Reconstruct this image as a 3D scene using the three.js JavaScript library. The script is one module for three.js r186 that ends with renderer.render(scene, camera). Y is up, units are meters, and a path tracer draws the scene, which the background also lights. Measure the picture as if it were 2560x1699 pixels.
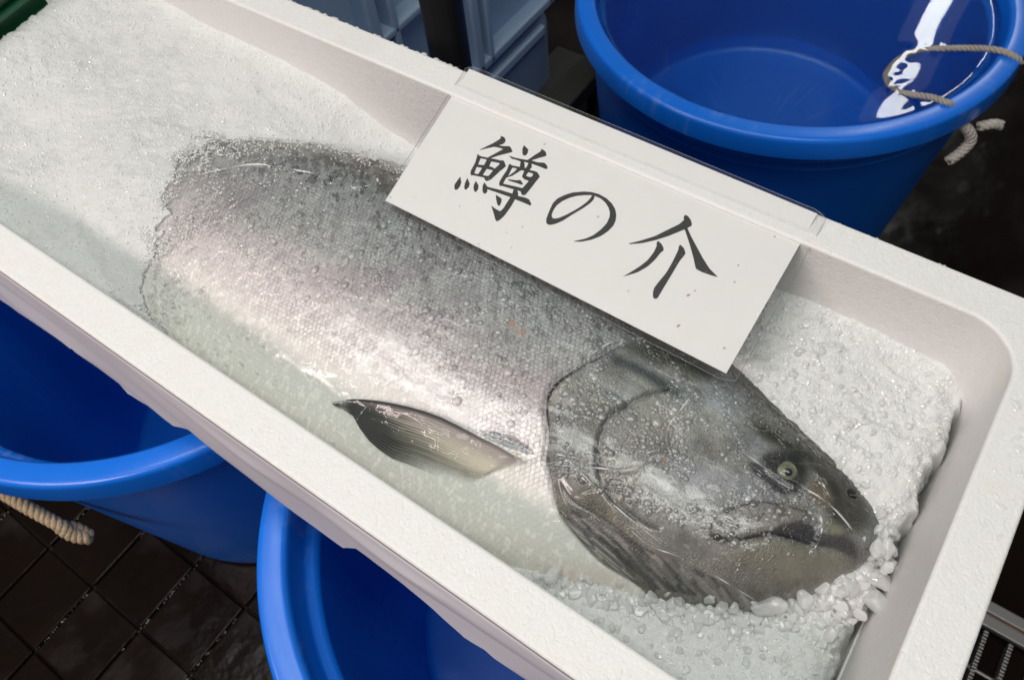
import * as THREE from 'three';
import { mergeGeometries, mergeVertices, toCreasedNormals } from 'three/addons/utils/BufferGeometryUtils.js';
import { RoundedBoxGeometry } from 'three/addons/geometries/RoundedBoxGeometry.js';
import { RectAreaLightUniformsLib } from 'three/addons/lights/RectAreaLightUniformsLib.js';

// ---------------------------------------------------------------- camera, ambience, lamps, exposure
// Metres. y = 0 is the top of the foam box's rim; the box runs along x (its right end at x = 0), its near outer edge lies at z = 0. The floor is at y = -0.62.
const scene = new THREE.Scene();
const renderer = new THREE.WebGLRenderer();
renderer.toneMapping = THREE.LinearToneMapping;
renderer.toneMappingExposure = 1.0;
renderer.shadowMap.enabled = true;
const camera = new THREE.PerspectiveCamera(48.18, 1024 / 679, 0.02, 40);
camera.position.set(-0.1225, 0.4081, 0.046);
camera.up.set(-0.4482, 0.5259, -0.7229);
camera.lookAt(-0.1225 - 0.35086, 0.4081 - 0.84723, 0.046 - 0.39888);
camera.focus = 0.47; camera.userData.fStop = 14;
scene.background = new THREE.Color().setRGB(0.1, 0.104, 0.1);

RectAreaLightUniformsLib.init();
const WARM = new THREE.Color().setRGB(1, 0.83, 0.81), COOL = new THREE.Color().setRGB(0.965, 1, 0.96);
const LAMPS = [
  // name words, position, aim, width, length, colour, intensity
  ['warm tube lamp over the near side of the box', [-0.9, 1.22, 1.25], [-0.45, -0.05, -0.15], 1.3, 0.2, WARM, 22],
  ['cool ceiling tube running away behind the water bucket', [-0.47, 2.05, -4.1], [-0.4, -0.2, -1.2], 0.1, 1.9, COOL, 15],
  ['cool ceiling tube above the fish', [-0.4, 2.0, -0.12], [-0.4, 0, -0.13], 2.4, 0.28, COOL, 4.6],
  ['cool ceiling tube above the near rim', [-0.4, 2.0, 0.34], [-0.4, 0, 0.2], 2.4, 0.28, COOL, 4.6],
];

// ---------------------------------------------------------------- small tools
let seed = 7;
const rnd = () => { seed = (seed + 0x6d2b79f5) | 0; let t = Math.imul(seed ^ (seed >>> 15), 1 | seed); t = (t + Math.imul(t ^ (t >>> 7), 61 | t)) ^ t; return ((t ^ (t >>> 14)) >>> 0) / 4294967296; };
const clamp = (x, a = 0, b = 1) => Math.min(b, Math.max(a, x)), lerp = (a, b, t) => a + (b - a) * t;
const smooth = (a, b, x) => { const t = clamp((x - a) / (b - a)); return t * t * (3 - 2 * t); };
const hash = (i, j, k = 0) => { let h = Math.imul(i, 374761393) ^ Math.imul(j, 668265263) ^ Math.imul(k, 2147483647 - 61); h = Math.imul(h ^ (h >>> 13), 1274126177); return ((h ^ (h >>> 16)) >>> 0) / 4294967296; };
function noise(x, y, k = 0) {                                        // value noise, 0..1
  const i = Math.floor(x), j = Math.floor(y), u = x - i, v = y - j, s = u * u * (3 - 2 * u), t = v * v * (3 - 2 * v);
  return lerp(lerp(hash(i, j, k), hash(i + 1, j, k), s), lerp(hash(i, j + 1, k), hash(i + 1, j + 1, k), s), t);
}
function fbm(x, y, oct = 4, k = 0) { let a = 0.5, s = 0, n = 0; for (let o = 0; o < oct; o++) { s += a * noise(x, y, k + o * 17); n += a; a *= 0.5; x = x * 2.03 + 7.1; y = y * 2.03 - 3.7; } return s / n; }
function cells(x, y, k = 0) {                                        // Worley: [nearest, second nearest, id of the nearest]
  const i = Math.floor(x), j = Math.floor(y); let a = 9, b = 9, id = 0;
  for (let m = -1; m <= 1; m++) for (let n = -1; n <= 1; n++) {
    const px = i + m + hash(i + m, j + n, k), py = j + n + hash(i + m, j + n, k + 5), d = Math.hypot(px - x, py - y);
    if (d < a) { b = a; a = d; id = hash(i + m, j + n, k + 9); } else if (d < b) b = d;
  }
  return [a, b, id];
}
function curve(k, x) {                                               // cubic through flat knots x, y, x, y ...
  const n = k.length / 2;
  if (x <= k[0]) return k[1];
  if (x >= k[2 * n - 2]) return k[2 * n - 1];
  let i = 0;
  while (x > k[2 * i + 2]) i++;
  const x0 = k[2 * i], y0 = k[2 * i + 1], x1 = k[2 * i + 2], y1 = k[2 * i + 3], h = x1 - x0, t = (x - x0) / h;
  const m0 = i > 0 ? (y1 - k[2 * i - 1]) / (x1 - k[2 * i - 2]) : (y1 - y0) / h, m1 = i + 2 < n ? (k[2 * i + 5] - y0) / (k[2 * i + 4] - x0) : (y1 - y0) / h;
  return (2 * t ** 3 - 3 * t * t + 1) * y0 + (t ** 3 - 2 * t * t + t) * h * m0 + (-2 * t ** 3 + 3 * t * t) * y1 + (t ** 3 - t * t) * h * m1;
}
const along = (k, x) => {                                            // straight lines through flat knots sorted by their first value
  for (let i = 0; i + 3 < k.length; i += 2) if (x <= k[i + 2] || i + 4 >= k.length) return lerp(k[i + 1], k[i + 3], clamp((x - k[i]) / (k[i + 2] - k[i])));
};
const pairs = (f) => { const o = []; for (let i = 0; i < f.length; i += 2) o.push([f[i], f[i + 1]]); return o; };
function inside(p, x, z) { let c = false; for (let i = 0, j = p.length - 1; i < p.length; j = i++) if ((p[i][1] > z) !== (p[j][1] > z) && x < ((p[j][0] - p[i][0]) * (z - p[i][1])) / (p[j][1] - p[i][1]) + p[i][0]) c = !c; return c; }
const toS = (v) => 255 * (v <= 0.0031308 ? 12.92 * Math.max(v, 0) : 1.055 * Math.min(v, 1) ** (1 / 2.4) - 0.055);
const css = (r, g, b, a = 1) => `rgba(${toS(r) | 0},${toS(g) | 0},${toS(b) | 0},${a})`;       // linear values in

const taken = {};
const numbered = (n) => { const c = (taken[n] = (taken[n] ?? -1) + 1); return c ? `${n}_${String(c).padStart(3, '0')}` : n; };
function tag(o, label, category, group, kind) {
  if (label) o.userData.label = label;
  if (category) o.userData.category = category;
  if (group) o.userData.group = group;
  if (kind) o.userData.kind = kind;
  return o;
}
function thing(name, label, category, at = [0, 0, 0], group) { const o = new THREE.Group(); o.name = numbered(name); o.position.set(...at); scene.add(o); return tag(o, label, category, group); }
function put(name, geo, mat, parent = scene) {
  const m = new THREE.Mesh(geo, mat); m.name = parent === scene ? numbered(name) : name; m.castShadow = m.receiveShadow = true; parent.add(m); return m;
}
function grid(nu, nv, f) {                                           // f(u, v) -> [x, y, z, tu, tv]
  const p = new Float32Array((nu + 1) * (nv + 1) * 3), t = new Float32Array((nu + 1) * (nv + 1) * 2), ix = [];
  for (let i = 0, n = 0; i <= nu; i++) for (let j = 0; j <= nv; j++, n++) {
    const q = f(i / nu, j / nv); p.set(q.slice(0, 3), n * 3); t.set([q[3] ?? i / nu, q[4] ?? j / nv], n * 2);
    if (i < nu && j < nv) { const a = n, b = n + 1, c = n + nv + 1, d = c + 1; ix.push(a, b, c, b, d, c); }
  }
  const g = new THREE.BufferGeometry();
  g.setAttribute('position', new THREE.BufferAttribute(p, 3)); g.setAttribute('uv', new THREE.BufferAttribute(t, 2)); g.setIndex(ix); g.computeVertexNormals();
  return g;
}
const box = (w, h, d, x = 0, y = 0, z = 0, r = 0.002) => new RoundedBoxGeometry(w, h, d, 2, Math.min(r, w / 2.1, h / 2.1, d / 2.1)).translate(x, y, z);
function pixelsTexture(w, h, f, srgb, wrap = true) {                 // f(u, v) -> linear grey or [r, g, b], v upwards
  const d = new Uint8Array(w * h * 4);
  for (let y = 0, n = 0; y < h; y++) for (let x = 0; x < w; x++, n += 4) {
    const c = f((x + 0.5) / w, (y + 0.5) / h), a = Array.isArray(c) ? c : [c, c, c];
    for (let k = 0; k < 3; k++) d[n + k] = srgb ? toS(a[k]) : clamp(a[k]) * 255;
    d[n + 3] = 255;
  }
  const t = new THREE.DataTexture(d, w, h); t.magFilter = t.minFilter = THREE.LinearFilter; t.needsUpdate = true;
  if (wrap) t.wrapS = t.wrapT = THREE.MirroredRepeatWrapping;
  if (srgb) t.colorSpace = THREE.SRGBColorSpace;
  return t;
}
function canvasTexture(c) { const t = new THREE.DataTexture(new Uint8Array(c.getContext('2d').getImageData(0, 0, c.width, c.height).data), c.width, c.height); t.flipY = true; t.magFilter = t.minFilter = THREE.LinearFilter; t.colorSpace = THREE.SRGBColorSpace; t.needsUpdate = true; return t; }
const std = (o) => new THREE.MeshStandardMaterial(o), phys = (o) => new THREE.MeshPhysicalMaterial(o);
const rgb = (r, g, b) => new THREE.Color().setRGB(r, g, b);
const smoothPath = (g, q) => { g.beginPath(); g.moveTo(q[0][0], q[0][1]); for (let i = 1; i < q.length - 1; i++) g.quadraticCurveTo(q[i][0], q[i][1], (q[i][0] + q[i + 1][0]) / 2, (q[i][1] + q[i + 1][1]) / 2); g.lineTo(q[q.length - 1][0], q[q.length - 1][1]); };

// ---------------------------------------------------------------- lamps (outside the frame)
for (const [words, at, aim, w, l, color, power] of LAMPS) {
  const t = thing('ceiling_lamp', words, 'lamp', at);
  t.lookAt(...aim);                                                  // an Object3D turns its +z to the aim
  const L = new THREE.RectAreaLight(color, power, w, l); L.position.set(0, 0, 0.004); L.rotation.y = Math.PI; t.add(L);
  put('diffuser', new THREE.PlaneGeometry(w, l), std({ color: 0x888888, emissive: color, emissiveIntensity: 3, roughness: 0.6 }), t);
  if (w < 0.2 && l > 1) put('halo_reflector', new THREE.PlaneGeometry(w * 2.6, l * 1.04).translate(0, 0, -0.002), std({ color: 0xb8bcba, emissive: color, emissiveIntensity: 0.5, roughness: 0.4 }), t);  // unseen plate, glow added to give the mirrored streak a soft halo
  put('housing', box(w + 0.02, l + 0.02, 0.03, 0, 0, -0.02), std({ color: 0xbfc3c0, roughness: 0.5 }), t);
}

// ---------------------------------------------------------------- foam box
const RIM = 0.0287, WID = 0.34, LEN = 1.16;
const foamBump = pixelsTexture(384, 384, (u, v) => { const a = cells(u * 40, v * 40, 3), w = Math.min(1, a[1] - a[0]); return 0.45 + 0.25 * smooth(0, 0.3, w) * (0.4 + 0.6 * a[2]) + 0.35 * fbm(u * 22, v * 22, 4, 8) - 0.25 * smooth(0.68, 0.76, fbm(u * 60, v * 60, 2, 18)); });
const foamColor = pixelsTexture(256, 256, (u, v) => { const a = cells(u * 40, v * 40, 3), n = 0.97 + 0.03 * a[2] - 0.012 * (1 - smooth(0, 0.14, a[1] - a[0])), d = fbm(u * 9, v * 9, 4, 2); return [0.81 * n, 0.805 * n - 0.012 * smooth(0.55, 0.8, d), 0.79 * n - 0.03 * smooth(0.55, 0.8, d)]; }, true);
foamBump.repeat.set(8, 8); foamColor.repeat.set(8, 8);               // uv in metres, one repeat is 12.5 cm
const foam = std({ map: foamColor, bumpMap: foamBump, bumpScale: 0.0005, roughness: 0.5 });
function roundRect(s, x0, x1, z0, z1, r) {
  s.moveTo(x0 + r, z0); s.lineTo(x1 - r, z0); s.absarc(x1 - r, z0 + r, r, -Math.PI / 2, 0); s.lineTo(x1, z1 - r); s.absarc(x1 - r, z1 - r, r, 0, Math.PI / 2);
  s.lineTo(x0 + r, z1); s.absarc(x0 + r, z1 - r, r, Math.PI / 2, Math.PI); s.lineTo(x0, z0 + r); s.absarc(x0 + r, z0 + r, r, Math.PI, 1.5 * Math.PI);
  return s;
}
function slab(x0, x1, z0, z1, r, hole, y0, y1, bevel) {
  const s = roundRect(new THREE.Shape(), x0 + bevel, x1 - bevel, z0 + bevel, z1 - bevel, r);
  if (hole) s.holes.push(roundRect(new THREE.Path(), hole[0] - bevel, hole[1] + bevel, hole[2] - bevel, hole[3] + bevel, hole[4]));
  return new THREE.ExtrudeGeometry(s, { depth: y1 - y0 - 2 * bevel, bevelEnabled: bevel > 0, bevelSize: bevel, bevelThickness: bevel, bevelSegments: 3, curveSegments: 16 }).rotateX(Math.PI / 2).translate(0, y1 - bevel, 0);
}
const cavity = [-LEN + RIM, -RIM, -WID + RIM, -RIM, 0.036];
const fishBox = thing('foam_box', 'long white foam box full of crushed ice, laid across the blue buckets', 'box');
put('body', mergeGeometries([
  slab(-LEN, 0, -WID, 0, 0.016, cavity, -0.105, 0, 0.0022),
  slab(-LEN + 0.02, -0.02, -WID + 0.02, -0.02, 0.014, cavity.map((v, i) => v + [0.001, -0.001, 0.001, -0.001, 0][i]), -0.1735, -0.1052, 0),
  slab(-LEN + 0.026, -0.026, -WID + 0.026, -0.026, 0.012, null, -0.168, -0.15, 0),
]), foam, fishBox);
{ // beads torn loose along the far outer edge
  const bead = new THREE.IcosahedronGeometry(1, 1), m = new THREE.InstancedMesh(bead, foam, 420), M = new THREE.Matrix4();
  for (let i = 0; i < 420; i++) {
    const x = -0.02 - rnd() * 0.9, big = Math.abs(x + 0.56) < 0.09 ? 1.6 : 1, r = (0.0006 + 0.0011 * rnd()) * big;
    M.makeScale(r * 1.3, r, r).setPosition(x, -0.0012 - 0.004 * rnd(), -WID + 0.0006); m.setMatrixAt(i, M);
  }
  m.name = 'foam_bead'; tag(m, null, null, null, 'stuff'); m.castShadow = m.receiveShadow = true; fishBox.add(m);
}
{ // meltwater standing on the right rim
  const wet = phys({ color: 0xffffff, transmission: 1, thickness: 0, roughness: 0.02, ior: 1.6 });
  for (let k = 0; k < 26; k++) {
    const x = -0.006 - rnd() * 0.018, z = -0.3 + 0.12 * rnd() ** 1.3, a = 0.0012 + 0.0034 * rnd(), b = 0.0008 + 0.002 * rnd(), t = rnd() * 3, g = grid(10, 26, (u, v) => { const w = v * 2 * Math.PI, r = u * (0.75 + 0.5 * noise(Math.cos(w) * 2 + k * 3, Math.sin(w) * 2, 9)), p = Math.cos(w) * r * a, q = Math.sin(w) * r * b; return [p * Math.cos(t) - q * Math.sin(t), 0.0011 * Math.sqrt(Math.max(0, 1 - u * u)), p * Math.sin(t) + q * Math.cos(t)]; });
    put('water_smear', g, wet, fishBox).position.set(x, 0.0002, z);
  }
}
// plastic sheet stuck along the near outer side, its lower edge cut in shallow scallops
const skirtEdge = [-.84, -.1512, -.8089, -.1594, -.6745, -.1237, -.624, -.0835, -.6093, -.1021, -.6016, -.1409, -.5335, -.124, -.4854, -.0861, -.4648, -.1101, -.4245, -.1239, -.3863, -.1221, -.3459, -.1196, -.3199, -.0757, -.254, -.0781, -.2308, -.0891, -.2142, -.0798, -.1914, -.0904];
{
  const list = pairs(skirtEdge).filter((q, i, a) => i === 0 || q[0] > a[i - 1][0] + 0.002).flat();
  const film = phys({ color: rgb(0.69, 0.68, 0.72), roughness: 0.7, specularIntensity: 0.15 });
  const g = grid(900, 40, (u, v) => {
    const x = lerp(-1.12, -0.004, u), y0 = -0.003, y1 = along(list, x) - 0.004 * fbm(x * 40, 2, 2, 5), y = lerp(y0, y1, v);
    const slant = y + 0.05 * noise(x * 7, 4, 3), fold = Math.abs(((slant * 13 + 1.6 * noise(x * 3, 9, 2)) % 1 + 1) % 1 - 0.5);
    return [x, y, 0.0004 + 0.0008 * smooth(0, 0.03, v) + v * 0.0022 + 0.0075 * smooth(0, 0.3, v) * (0.5 - fold) * smooth(0.25, 0.7, noise(x * 9, y * 12, 7)) + 0.0012 * v * fbm(x * 30, y * 20, 3, 1)];
  });
  put('plastic_sheet', g, film, fishBox);
}

// ---------------------------------------------------------------- the fish's shape
const fishBack = [-.9, -.165, -.8, -.206, -.72, -.232, -.657, -.247, -.62, -.257, -.55, -.279, -.5, -.286, -.4, -.291, -.3, -.288, -.22, -.274, -.169, -.260, -.123, -.2435, -.086, -.227, -.06, -.2135, -.0485, -.2035, -.0435, -.1975, -.0415, -.191];
const fishBelly = [-.9, -.12, -.8, -.08, -.7, -.05, -.62, -.034, -.5, -.031, -.3, -.033, -.25, -.04, -.2, -.054, -.15, -.0705, -.1, -.0935, -.07, -.122, -.052, -.146, -.0435, -.162, -.0415, -.169];
const fishTop = [-.9, -.065, -.8, -.055, -.7, -.045, -.6, -.036, -.45, -.031, -.3, -.031, -.2, -.036, -.12, -.046, -.08, -.054, -.053, -.066, -.0455, -.075, -.0415, -.0946];
const fishSide = [-.9, -.09, -.5, -.09, -.0415, -.095];
function fishY(x, z) {
  const a = curve(fishBack, x), b = curve(fishBelly, x), t = Math.abs((z - (a + b) / 2) / ((b - a) / 2)), e = curve(fishSide, x);
  return t >= 1 ? e : e + (curve(fishTop, x) - e) * (1 - t ** 2.4) ** 0.6;
}
const cardFarY = .004, cardNearY = -.025, cardFarZ = -.34, cardNearZ = -.2, cardX = -.47;

// outlines and lines seen on the fish, flat x, z lists in metres
const gillLine = [-.2418, -.1989, -.2476, -.1833, -.2529, -.1724, -.257, -.1637, -.2602, -.1555, -.2617, -.1475, -.2611, -.1401, -.258, -.1331, -.2529, -.1265, -.248, -.1207, -.2451, -.1166, -.2428, -.1112, -.2401, -.1057, -.2372, -.1011];
const gillLow = [-.2416, -.1087, -.2358, -.1005, -.2291, -.094, -.2229, -.0876, -.2162, -.0818, -.2075, -.0789, -.1955, -.0762, -.1857, -.0743, -.177, -.0741, -.1649, -.0753, -.1548, -.0768, -.1459, -.079];
const cheekLine = [-.1966, -.1852, -.2054, -.1765, -.21, -.1686, -.2139, -.1606, -.2187, -.1523, -.2198, -.1446, -.2191, -.1378, -.2169, -.1314, -.214, -.1246, -.2102, -.1176];
const cheekLow = [-.2151, -.1269, -.2119, -.121, -.2075, -.1145, -.201, -.1087, -.1934, -.1046, -.1848, -.1029, -.1766, -.1033, -.168, -.1041, -.1599, -.1057];
const coverLow = [-.2284, -.0984, -.2199, -.0932, -.2117, -.0912, -.2033, -.0916, -.1965, -.0931, -.1872, -.0931, -.1756, -.0921, -.1663, -.0919, -.1559, -.0926];
const coverMid = [-.2142, -.0924, -.2094, -.0987, -.2009, -.1071];
const cheekDisc = [-.1966, -.1852, -.2054, -.1765, -.21, -.1686, -.2139, -.1606, -.2187, -.1523, -.2198, -.1446, -.2191, -.1378, -.2169, -.1314, -.214, -.1246, -.2095, -.1163, -.2053, -.1104, -.1994, -.1124, -.1906, -.1206, -.1835, -.1318, -.1812, -.143, -.1834, -.1567, -.1893, -.1717];
const jawBone = [-.0907, -.1623, -.099, -.1596, -.1082, -.1559, -.1164, -.1516, -.1229, -.1453, -.13, -.1365, -.1339, -.1311, -.1348, -.1251, -.1336, -.1205, -.1291, -.1188, -.123, -.1213, -.1174, -.1249, -.1112, -.131, -.1048, -.1381, -.1002, -.1438, -.0951, -.1499, -.09, -.1564];
const mouthDark = [-.1018, -.1416, -.0992, -.1473, -.092, -.1535, -.0886, -.1578, -.0846, -.1597, -.0808, -.156, -.0711, -.1609, -.0641, -.1676, -.055, -.1658, -.0511, -.16, -.0617, -.1576, -.0725, -.1525, -.0789, -.147, -.0877, -.145, -.0935, -.1429, -.1018, -.1389, -.1107, -.1301, -.1169, -.1241, -.1237, -.1203, -.1175, -.125, -.1113, -.1311];
const mouthLine = [-.1317, -.1185, -.1285, -.1189, -.1229, -.1212, -.1153, -.1261, -.1093, -.1325, -.1045, -.1376, -.0997, -.1415, -.0939, -.1436, -.086, -.1458];
const lipPiece = [-.0805, -.1613, -.0786, -.1646, -.0722, -.1662, -.0659, -.1683, -.0666, -.1652, -.0728, -.1614, -.0778, -.1586];
const lowerJaw = [-.1153, -.1213, -.1115, -.129, -.1052, -.1352, -.0979, -.1395, -.0891, -.1436, -.0806, -.1451, -.076, -.1485, -.0658, -.1517, -.0541, -.1568, -.053, -.149, -.0669, -.1327, -.09, -.1196, -.1056, -.1157, -.1126, -.1167];
const eyeSlit = [-.1324, -.1702, -.1282, -.1733, -.1213, -.1734, -.1146, -.1725, -.1075, -.1721, -.101, -.1729, -.1015, -.1702, -.1036, -.1672, -.1077, -.1649, -.1118, -.1635, -.1175, -.1653, -.1234, -.1662, -.1283, -.1675];
const eyeDark = [-.1287, -.1805, -.1214, -.1897, -.1126, -.1961, -.1048, -.1961, -.0995, -.1876, -.0979, -.1785, -.101, -.1713, -.1085, -.1666, -.1183, -.1699, -.1258, -.1742];
const eyePlace = [-.1105, -.1797];
const snoutDark = [-.1475, -.1968, -.1339, -.2025, -.1179, -.2025, -.1042, -.205, -.0899, -.2067, -.073, -.2056, -.0654, -.1985, -.0565, -.1867, -.0568, -.1745, -.067, -.1675, -.0797, -.1672, -.0806, -.1789, -.0868, -.1875, -.0947, -.188, -.1021, -.1946, -.1126, -.1961, -.1223, -.1918, -.1354, -.1923];
const browDark = [-.244, -.1873, -.2329, -.1884, -.2222, -.1902, -.2104, -.1898, -.2011, -.1894, -.1932, -.1894, -.1873, -.1867, -.19, -.1833, -.2013, -.1835, -.2139, -.1837, -.2271, -.1844, -.2381, -.1833];
const backDark = [-.2415, -.1984, -.2273, -.2102, -.2078, -.218, -.1826, -.2204, -.1771, -.2085, -.1941, -.2023, -.2151, -.1985, -.2305, -.1947];
const nostril = [-.0713, -.1927];
const crownDark = [-.1994, -.2449, -.1739, -.2744, -.1492, -.2638, -.1247, -.2535, -.1055, -.2427, -.0851, -.2339, -.0676, -.2035, -.0721, -.1875, -.0945, -.2048, -.1188, -.2131, -.1439, -.2174, -.166, -.224];
const snoutBrown = [-.0973, -.179, -.0947, -.188, -.0878, -.1866, -.0806, -.1823, -.0786, -.1726, -.0859, -.1716, -.0921, -.1732];
const brightPatch = [-.2388, -.1686, -.2346, -.1763, -.2231, -.1765, -.2084, -.1757, -.2108, -.17, -.2165, -.1602, -.2206, -.1536, -.228, -.1584, -.2364, -.1608];
const rayArea = [-.2162, -.0818, -.2141, -.0868, -.2026, -.0876, -.1916, -.0905, -.1744, -.0914, -.1553, -.093, -.1418, -.0978, -.1228, -.1005, -.1044, -.1043, -.0905, -.1057, -.091, -.1026, -.1055, -.0949, -.1266, -.0879, -.1459, -.079, -.1649, -.0753, -.177, -.0741, -.1955, -.0762, -.2075, -.0789];
const jawBase = [-.1606, -.1056, -.1475, -.1071, -.1335, -.1109, -.1185, -.113, -.1044, -.1165, -.0892, -.1192, -.0897, -.1142, -.107, -.1079, -.126, -.1055, -.144, -.1014, -.1549, -.0989];
const axilPatch = [-.287, -.0967, -.2774, -.1013, -.2661, -.1046, -.2546, -.1047, -.2478, -.1022, -.2532, -.0998, -.2658, -.0973, -.2779, -.0952];
const pelvicSpot = [-.2833, -.0704, -.2824, -.0746, -.2775, -.0811, -.2729, -.0864, -.2693, -.0865, -.269, -.0805, -.2725, -.0747, -.2799, -.0693];
const bloodSpots = [[-.312, -.172], [-.3028, -.1693], [-.1767, -.1421], [-.2576, -.0956]];
const pinkBelly = [-.2231, -.0487, -.2018, -.058, -.1875, -.0634, -.1729, -.0678, -.156, -.0749, -.1649, -.0688, -.1781, -.0624, -.1927, -.0575];
const tailCover = [-.657, -.1628, -.6468, -.1509, -.6316, -.1373, -.6166, -.1159, -.6051, -.0924, -.5934, -.0811, -.595, -.0712, -.5884, -.0582, -.5745, -.0446, -.5538, -.0443];

const TX = -0.72, TW = 0.68, TZ = -0.296, TH = 0.28, PW = 2048, PH = 843;    // the painted window of the skin: one map over x and z, 0.33 mm per pixel
const sk = (f, s = 1) => pairs(f).map(([x, z]) => [((x - TX) / TW) * PW * s, ((z - TZ) / TH) * PH * s]);
const gillXs = pairs(gillLine).concat(pairs(gillLow)).map(([x, z]) => [z, x]).sort((a, b) => a[0] - b[0]).flat();
const gillX = (z) => z > -0.0768 ? lerp(-0.19, -0.09, clamp((z + 0.0768) / 0.004)) : along(gillXs, z);                               // x of the gill opening at a given z

// relief: 8-bit canvas, 128 is the plain skin, one step is 0.04 mm
const reliefCanvas = document.createElement('canvas'); reliefCanvas.width = PW / 2; reliefCanvas.height = Math.ceil(PH / 2);
{
  const g = reliefCanvas.getContext('2d'); g.fillStyle = 'rgb(128,128,128)'; g.fillRect(0, 0, PW, PH); g.lineJoin = g.lineCap = 'round';
  const line = (f, w, grey, a, blur) => { g.filter = blur ? `blur(${blur}px)` : 'none'; g.strokeStyle = `rgba(${grey},${grey},${grey},${a})`; g.lineWidth = w; smoothPath(g, sk(f, 0.5)); g.stroke(); g.filter = 'none'; };
  const area = (f, grey, a, blur) => { g.filter = blur ? `blur(${blur}px)` : 'none'; g.fillStyle = `rgba(${grey},${grey},${grey},${a})`; smoothPath(g, sk(f, 0.5)); g.fill(); g.filter = 'none'; };
  const head = pairs(gillLine).concat(pairs(gillLow), [[-0.04, -0.06], [-0.04, -0.3], [-0.2, -0.3]]).flat();
  area(head, 175, 1, 5);                                             // the gill cover stands above the body behind it
  area(cheekDisc, 215, 0.95, 3);
  line(coverLow, 5, 120, 0.8, 2); line(coverMid, 3, 150, 0.7, 1.5);
  line(cheekLine, 4, 80, 0.95, 1.2); line(cheekLow, 4, 95, 0.95, 1.2);
  area(rayArea, 135, 0.9, 5);
  area(eyeDark, 130, 0.9, 4); area(eyeSlit, 85, 0.9, 2.5);
  area(lowerJaw, 205, 0.95, 6); area(mouthDark, 80, 0.9, 2.5); area(jawBone, 205, 0.9, 2); area(lipPiece, 190, 0.9, 2);
  area(jawBase, 120, 0.8, 4);
  line(gillLine, 7, 40, 0.95, 1.6); line(gillLow, 6, 60, 0.95, 1.6);
  area(axilPatch, 95, 0.8, 3);
  g.filter = 'none'; g.fillStyle = 'rgba(60,60,60,.9)'; const [n] = sk(nostril, 0.5); g.beginPath(); g.arc(n[0], n[1], 4, 0, 7); g.fill();
}
const RW = reliefCanvas.width, RH = reliefCanvas.height, reliefPixels = reliefCanvas.getContext('2d').getImageData(0, 0, RW, RH).data;
const readRelief = (x, z) => {
  const X = ((x - TX) / TW) * RW - 0.5, Y = ((z - TZ) / TH) * RH - 0.5, i = Math.floor(X), j = Math.floor(Y), at = (a, b) => reliefPixels[(clamp(b, 0, RH - 1) * RW + clamp(a, 0, RW - 1)) * 4];
  return (lerp(lerp(at(i, j), at(i + 1, j), X - i), lerp(at(i, j + 1), at(i + 1, j + 1), X - i), Y - j) - 128) * 4e-5;
};
const across = (x, z) => { const a = curve(fishBack, x), b = curve(fishBelly, x); return (z - (a + b) / 2) / ((b - a) / 2); };
const skinY = (x, z) => {
  const t = Math.abs(across(x, z)), fade = 1 - smooth(0.86, 1, t);
  return fishY(x, z) + (readRelief(x, z) + 0.0022 * (fbm(x * 22, z * 22, 3, 21) - 0.5)) * fade;
};

// ---------------------------------------------------------------- the fish's skin
const BODY = [[-1, .05, .046, .03], [-.84, .068, .07, .054], [-.66, .15, .162, .15], [-.45, .26, .282, .275], [-.2, .32, .336, .33], [.02, .35, .35, .348], [.22, .46, .43, .425], [.42, .585, .53, .525], [.62, .66, .635, .605], [.8, .72, .71, .66], [1, .72, .70, .64]];
const ramp = (R, t) => { let i = 0; while (i < R.length - 2 && t > R[i + 1][0]) i++; const s = smooth(0, 1, (t - R[i][0]) / (R[i + 1][0] - R[i][0])); return [1, 2, 3].map((k) => lerp(R[i][k], R[i + 1][k], s)); };
const HEAD = [[-1, .03, .034, .024], [-.8, .05, .054, .042], [-.55, .105, .11, .098], [-.25, .19, .196, .182], [.1, .215, .212, .194], [.4, .185, .174, .148], [.7, .15, .136, .108], [1, .15, .13, .105]];
function scaleAt(x, z) {                                             // [height 0..1, id, edge 0..1] of the scale lying over this point
  const P = 0.0036, Q = 0.0030, a = x + 0.09 * z + 0.0013 * noise(x * 130, z * 130, 3) + 0.004 * noise(x * 25, z * 25, 4), b = z + 0.0035 * noise(x * 22, z * 22, 6) + 0.0009 * noise(x * 150 + 40, z * 150, 5);
  let best = -9, out = [0.3, 0, 0.6];
  const r0 = Math.floor(b / Q), c0 = Math.floor(a / P);
  for (let r = r0 - 1; r <= r0 + 1; r++) for (let c = c0 - 1; c <= c0 + 2; c++) {
    const cx = (c + (r & 1 ? 0.5 : 0)) * P, dx = (a - cx) / P, dz = (b - (r + 0.5) * Q) / Q, d = Math.hypot(dx, dz * 0.86);
    if (d > 0.7 || cx < best) continue;                              // the scale nearer the head lies on top, its free edge towards the tail
    best = cx; out = [clamp(1 - d * d * 1.5), hash(r, c, 4), smooth(0.5, 0.7, d)];
  }
  return out;
}
const paint = document.createElement('canvas'); paint.width = PW; paint.height = PH;
const skinForm = new Uint8Array(PW * PH * 4);                        // red: relief of scales and pores, green: roughness
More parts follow.
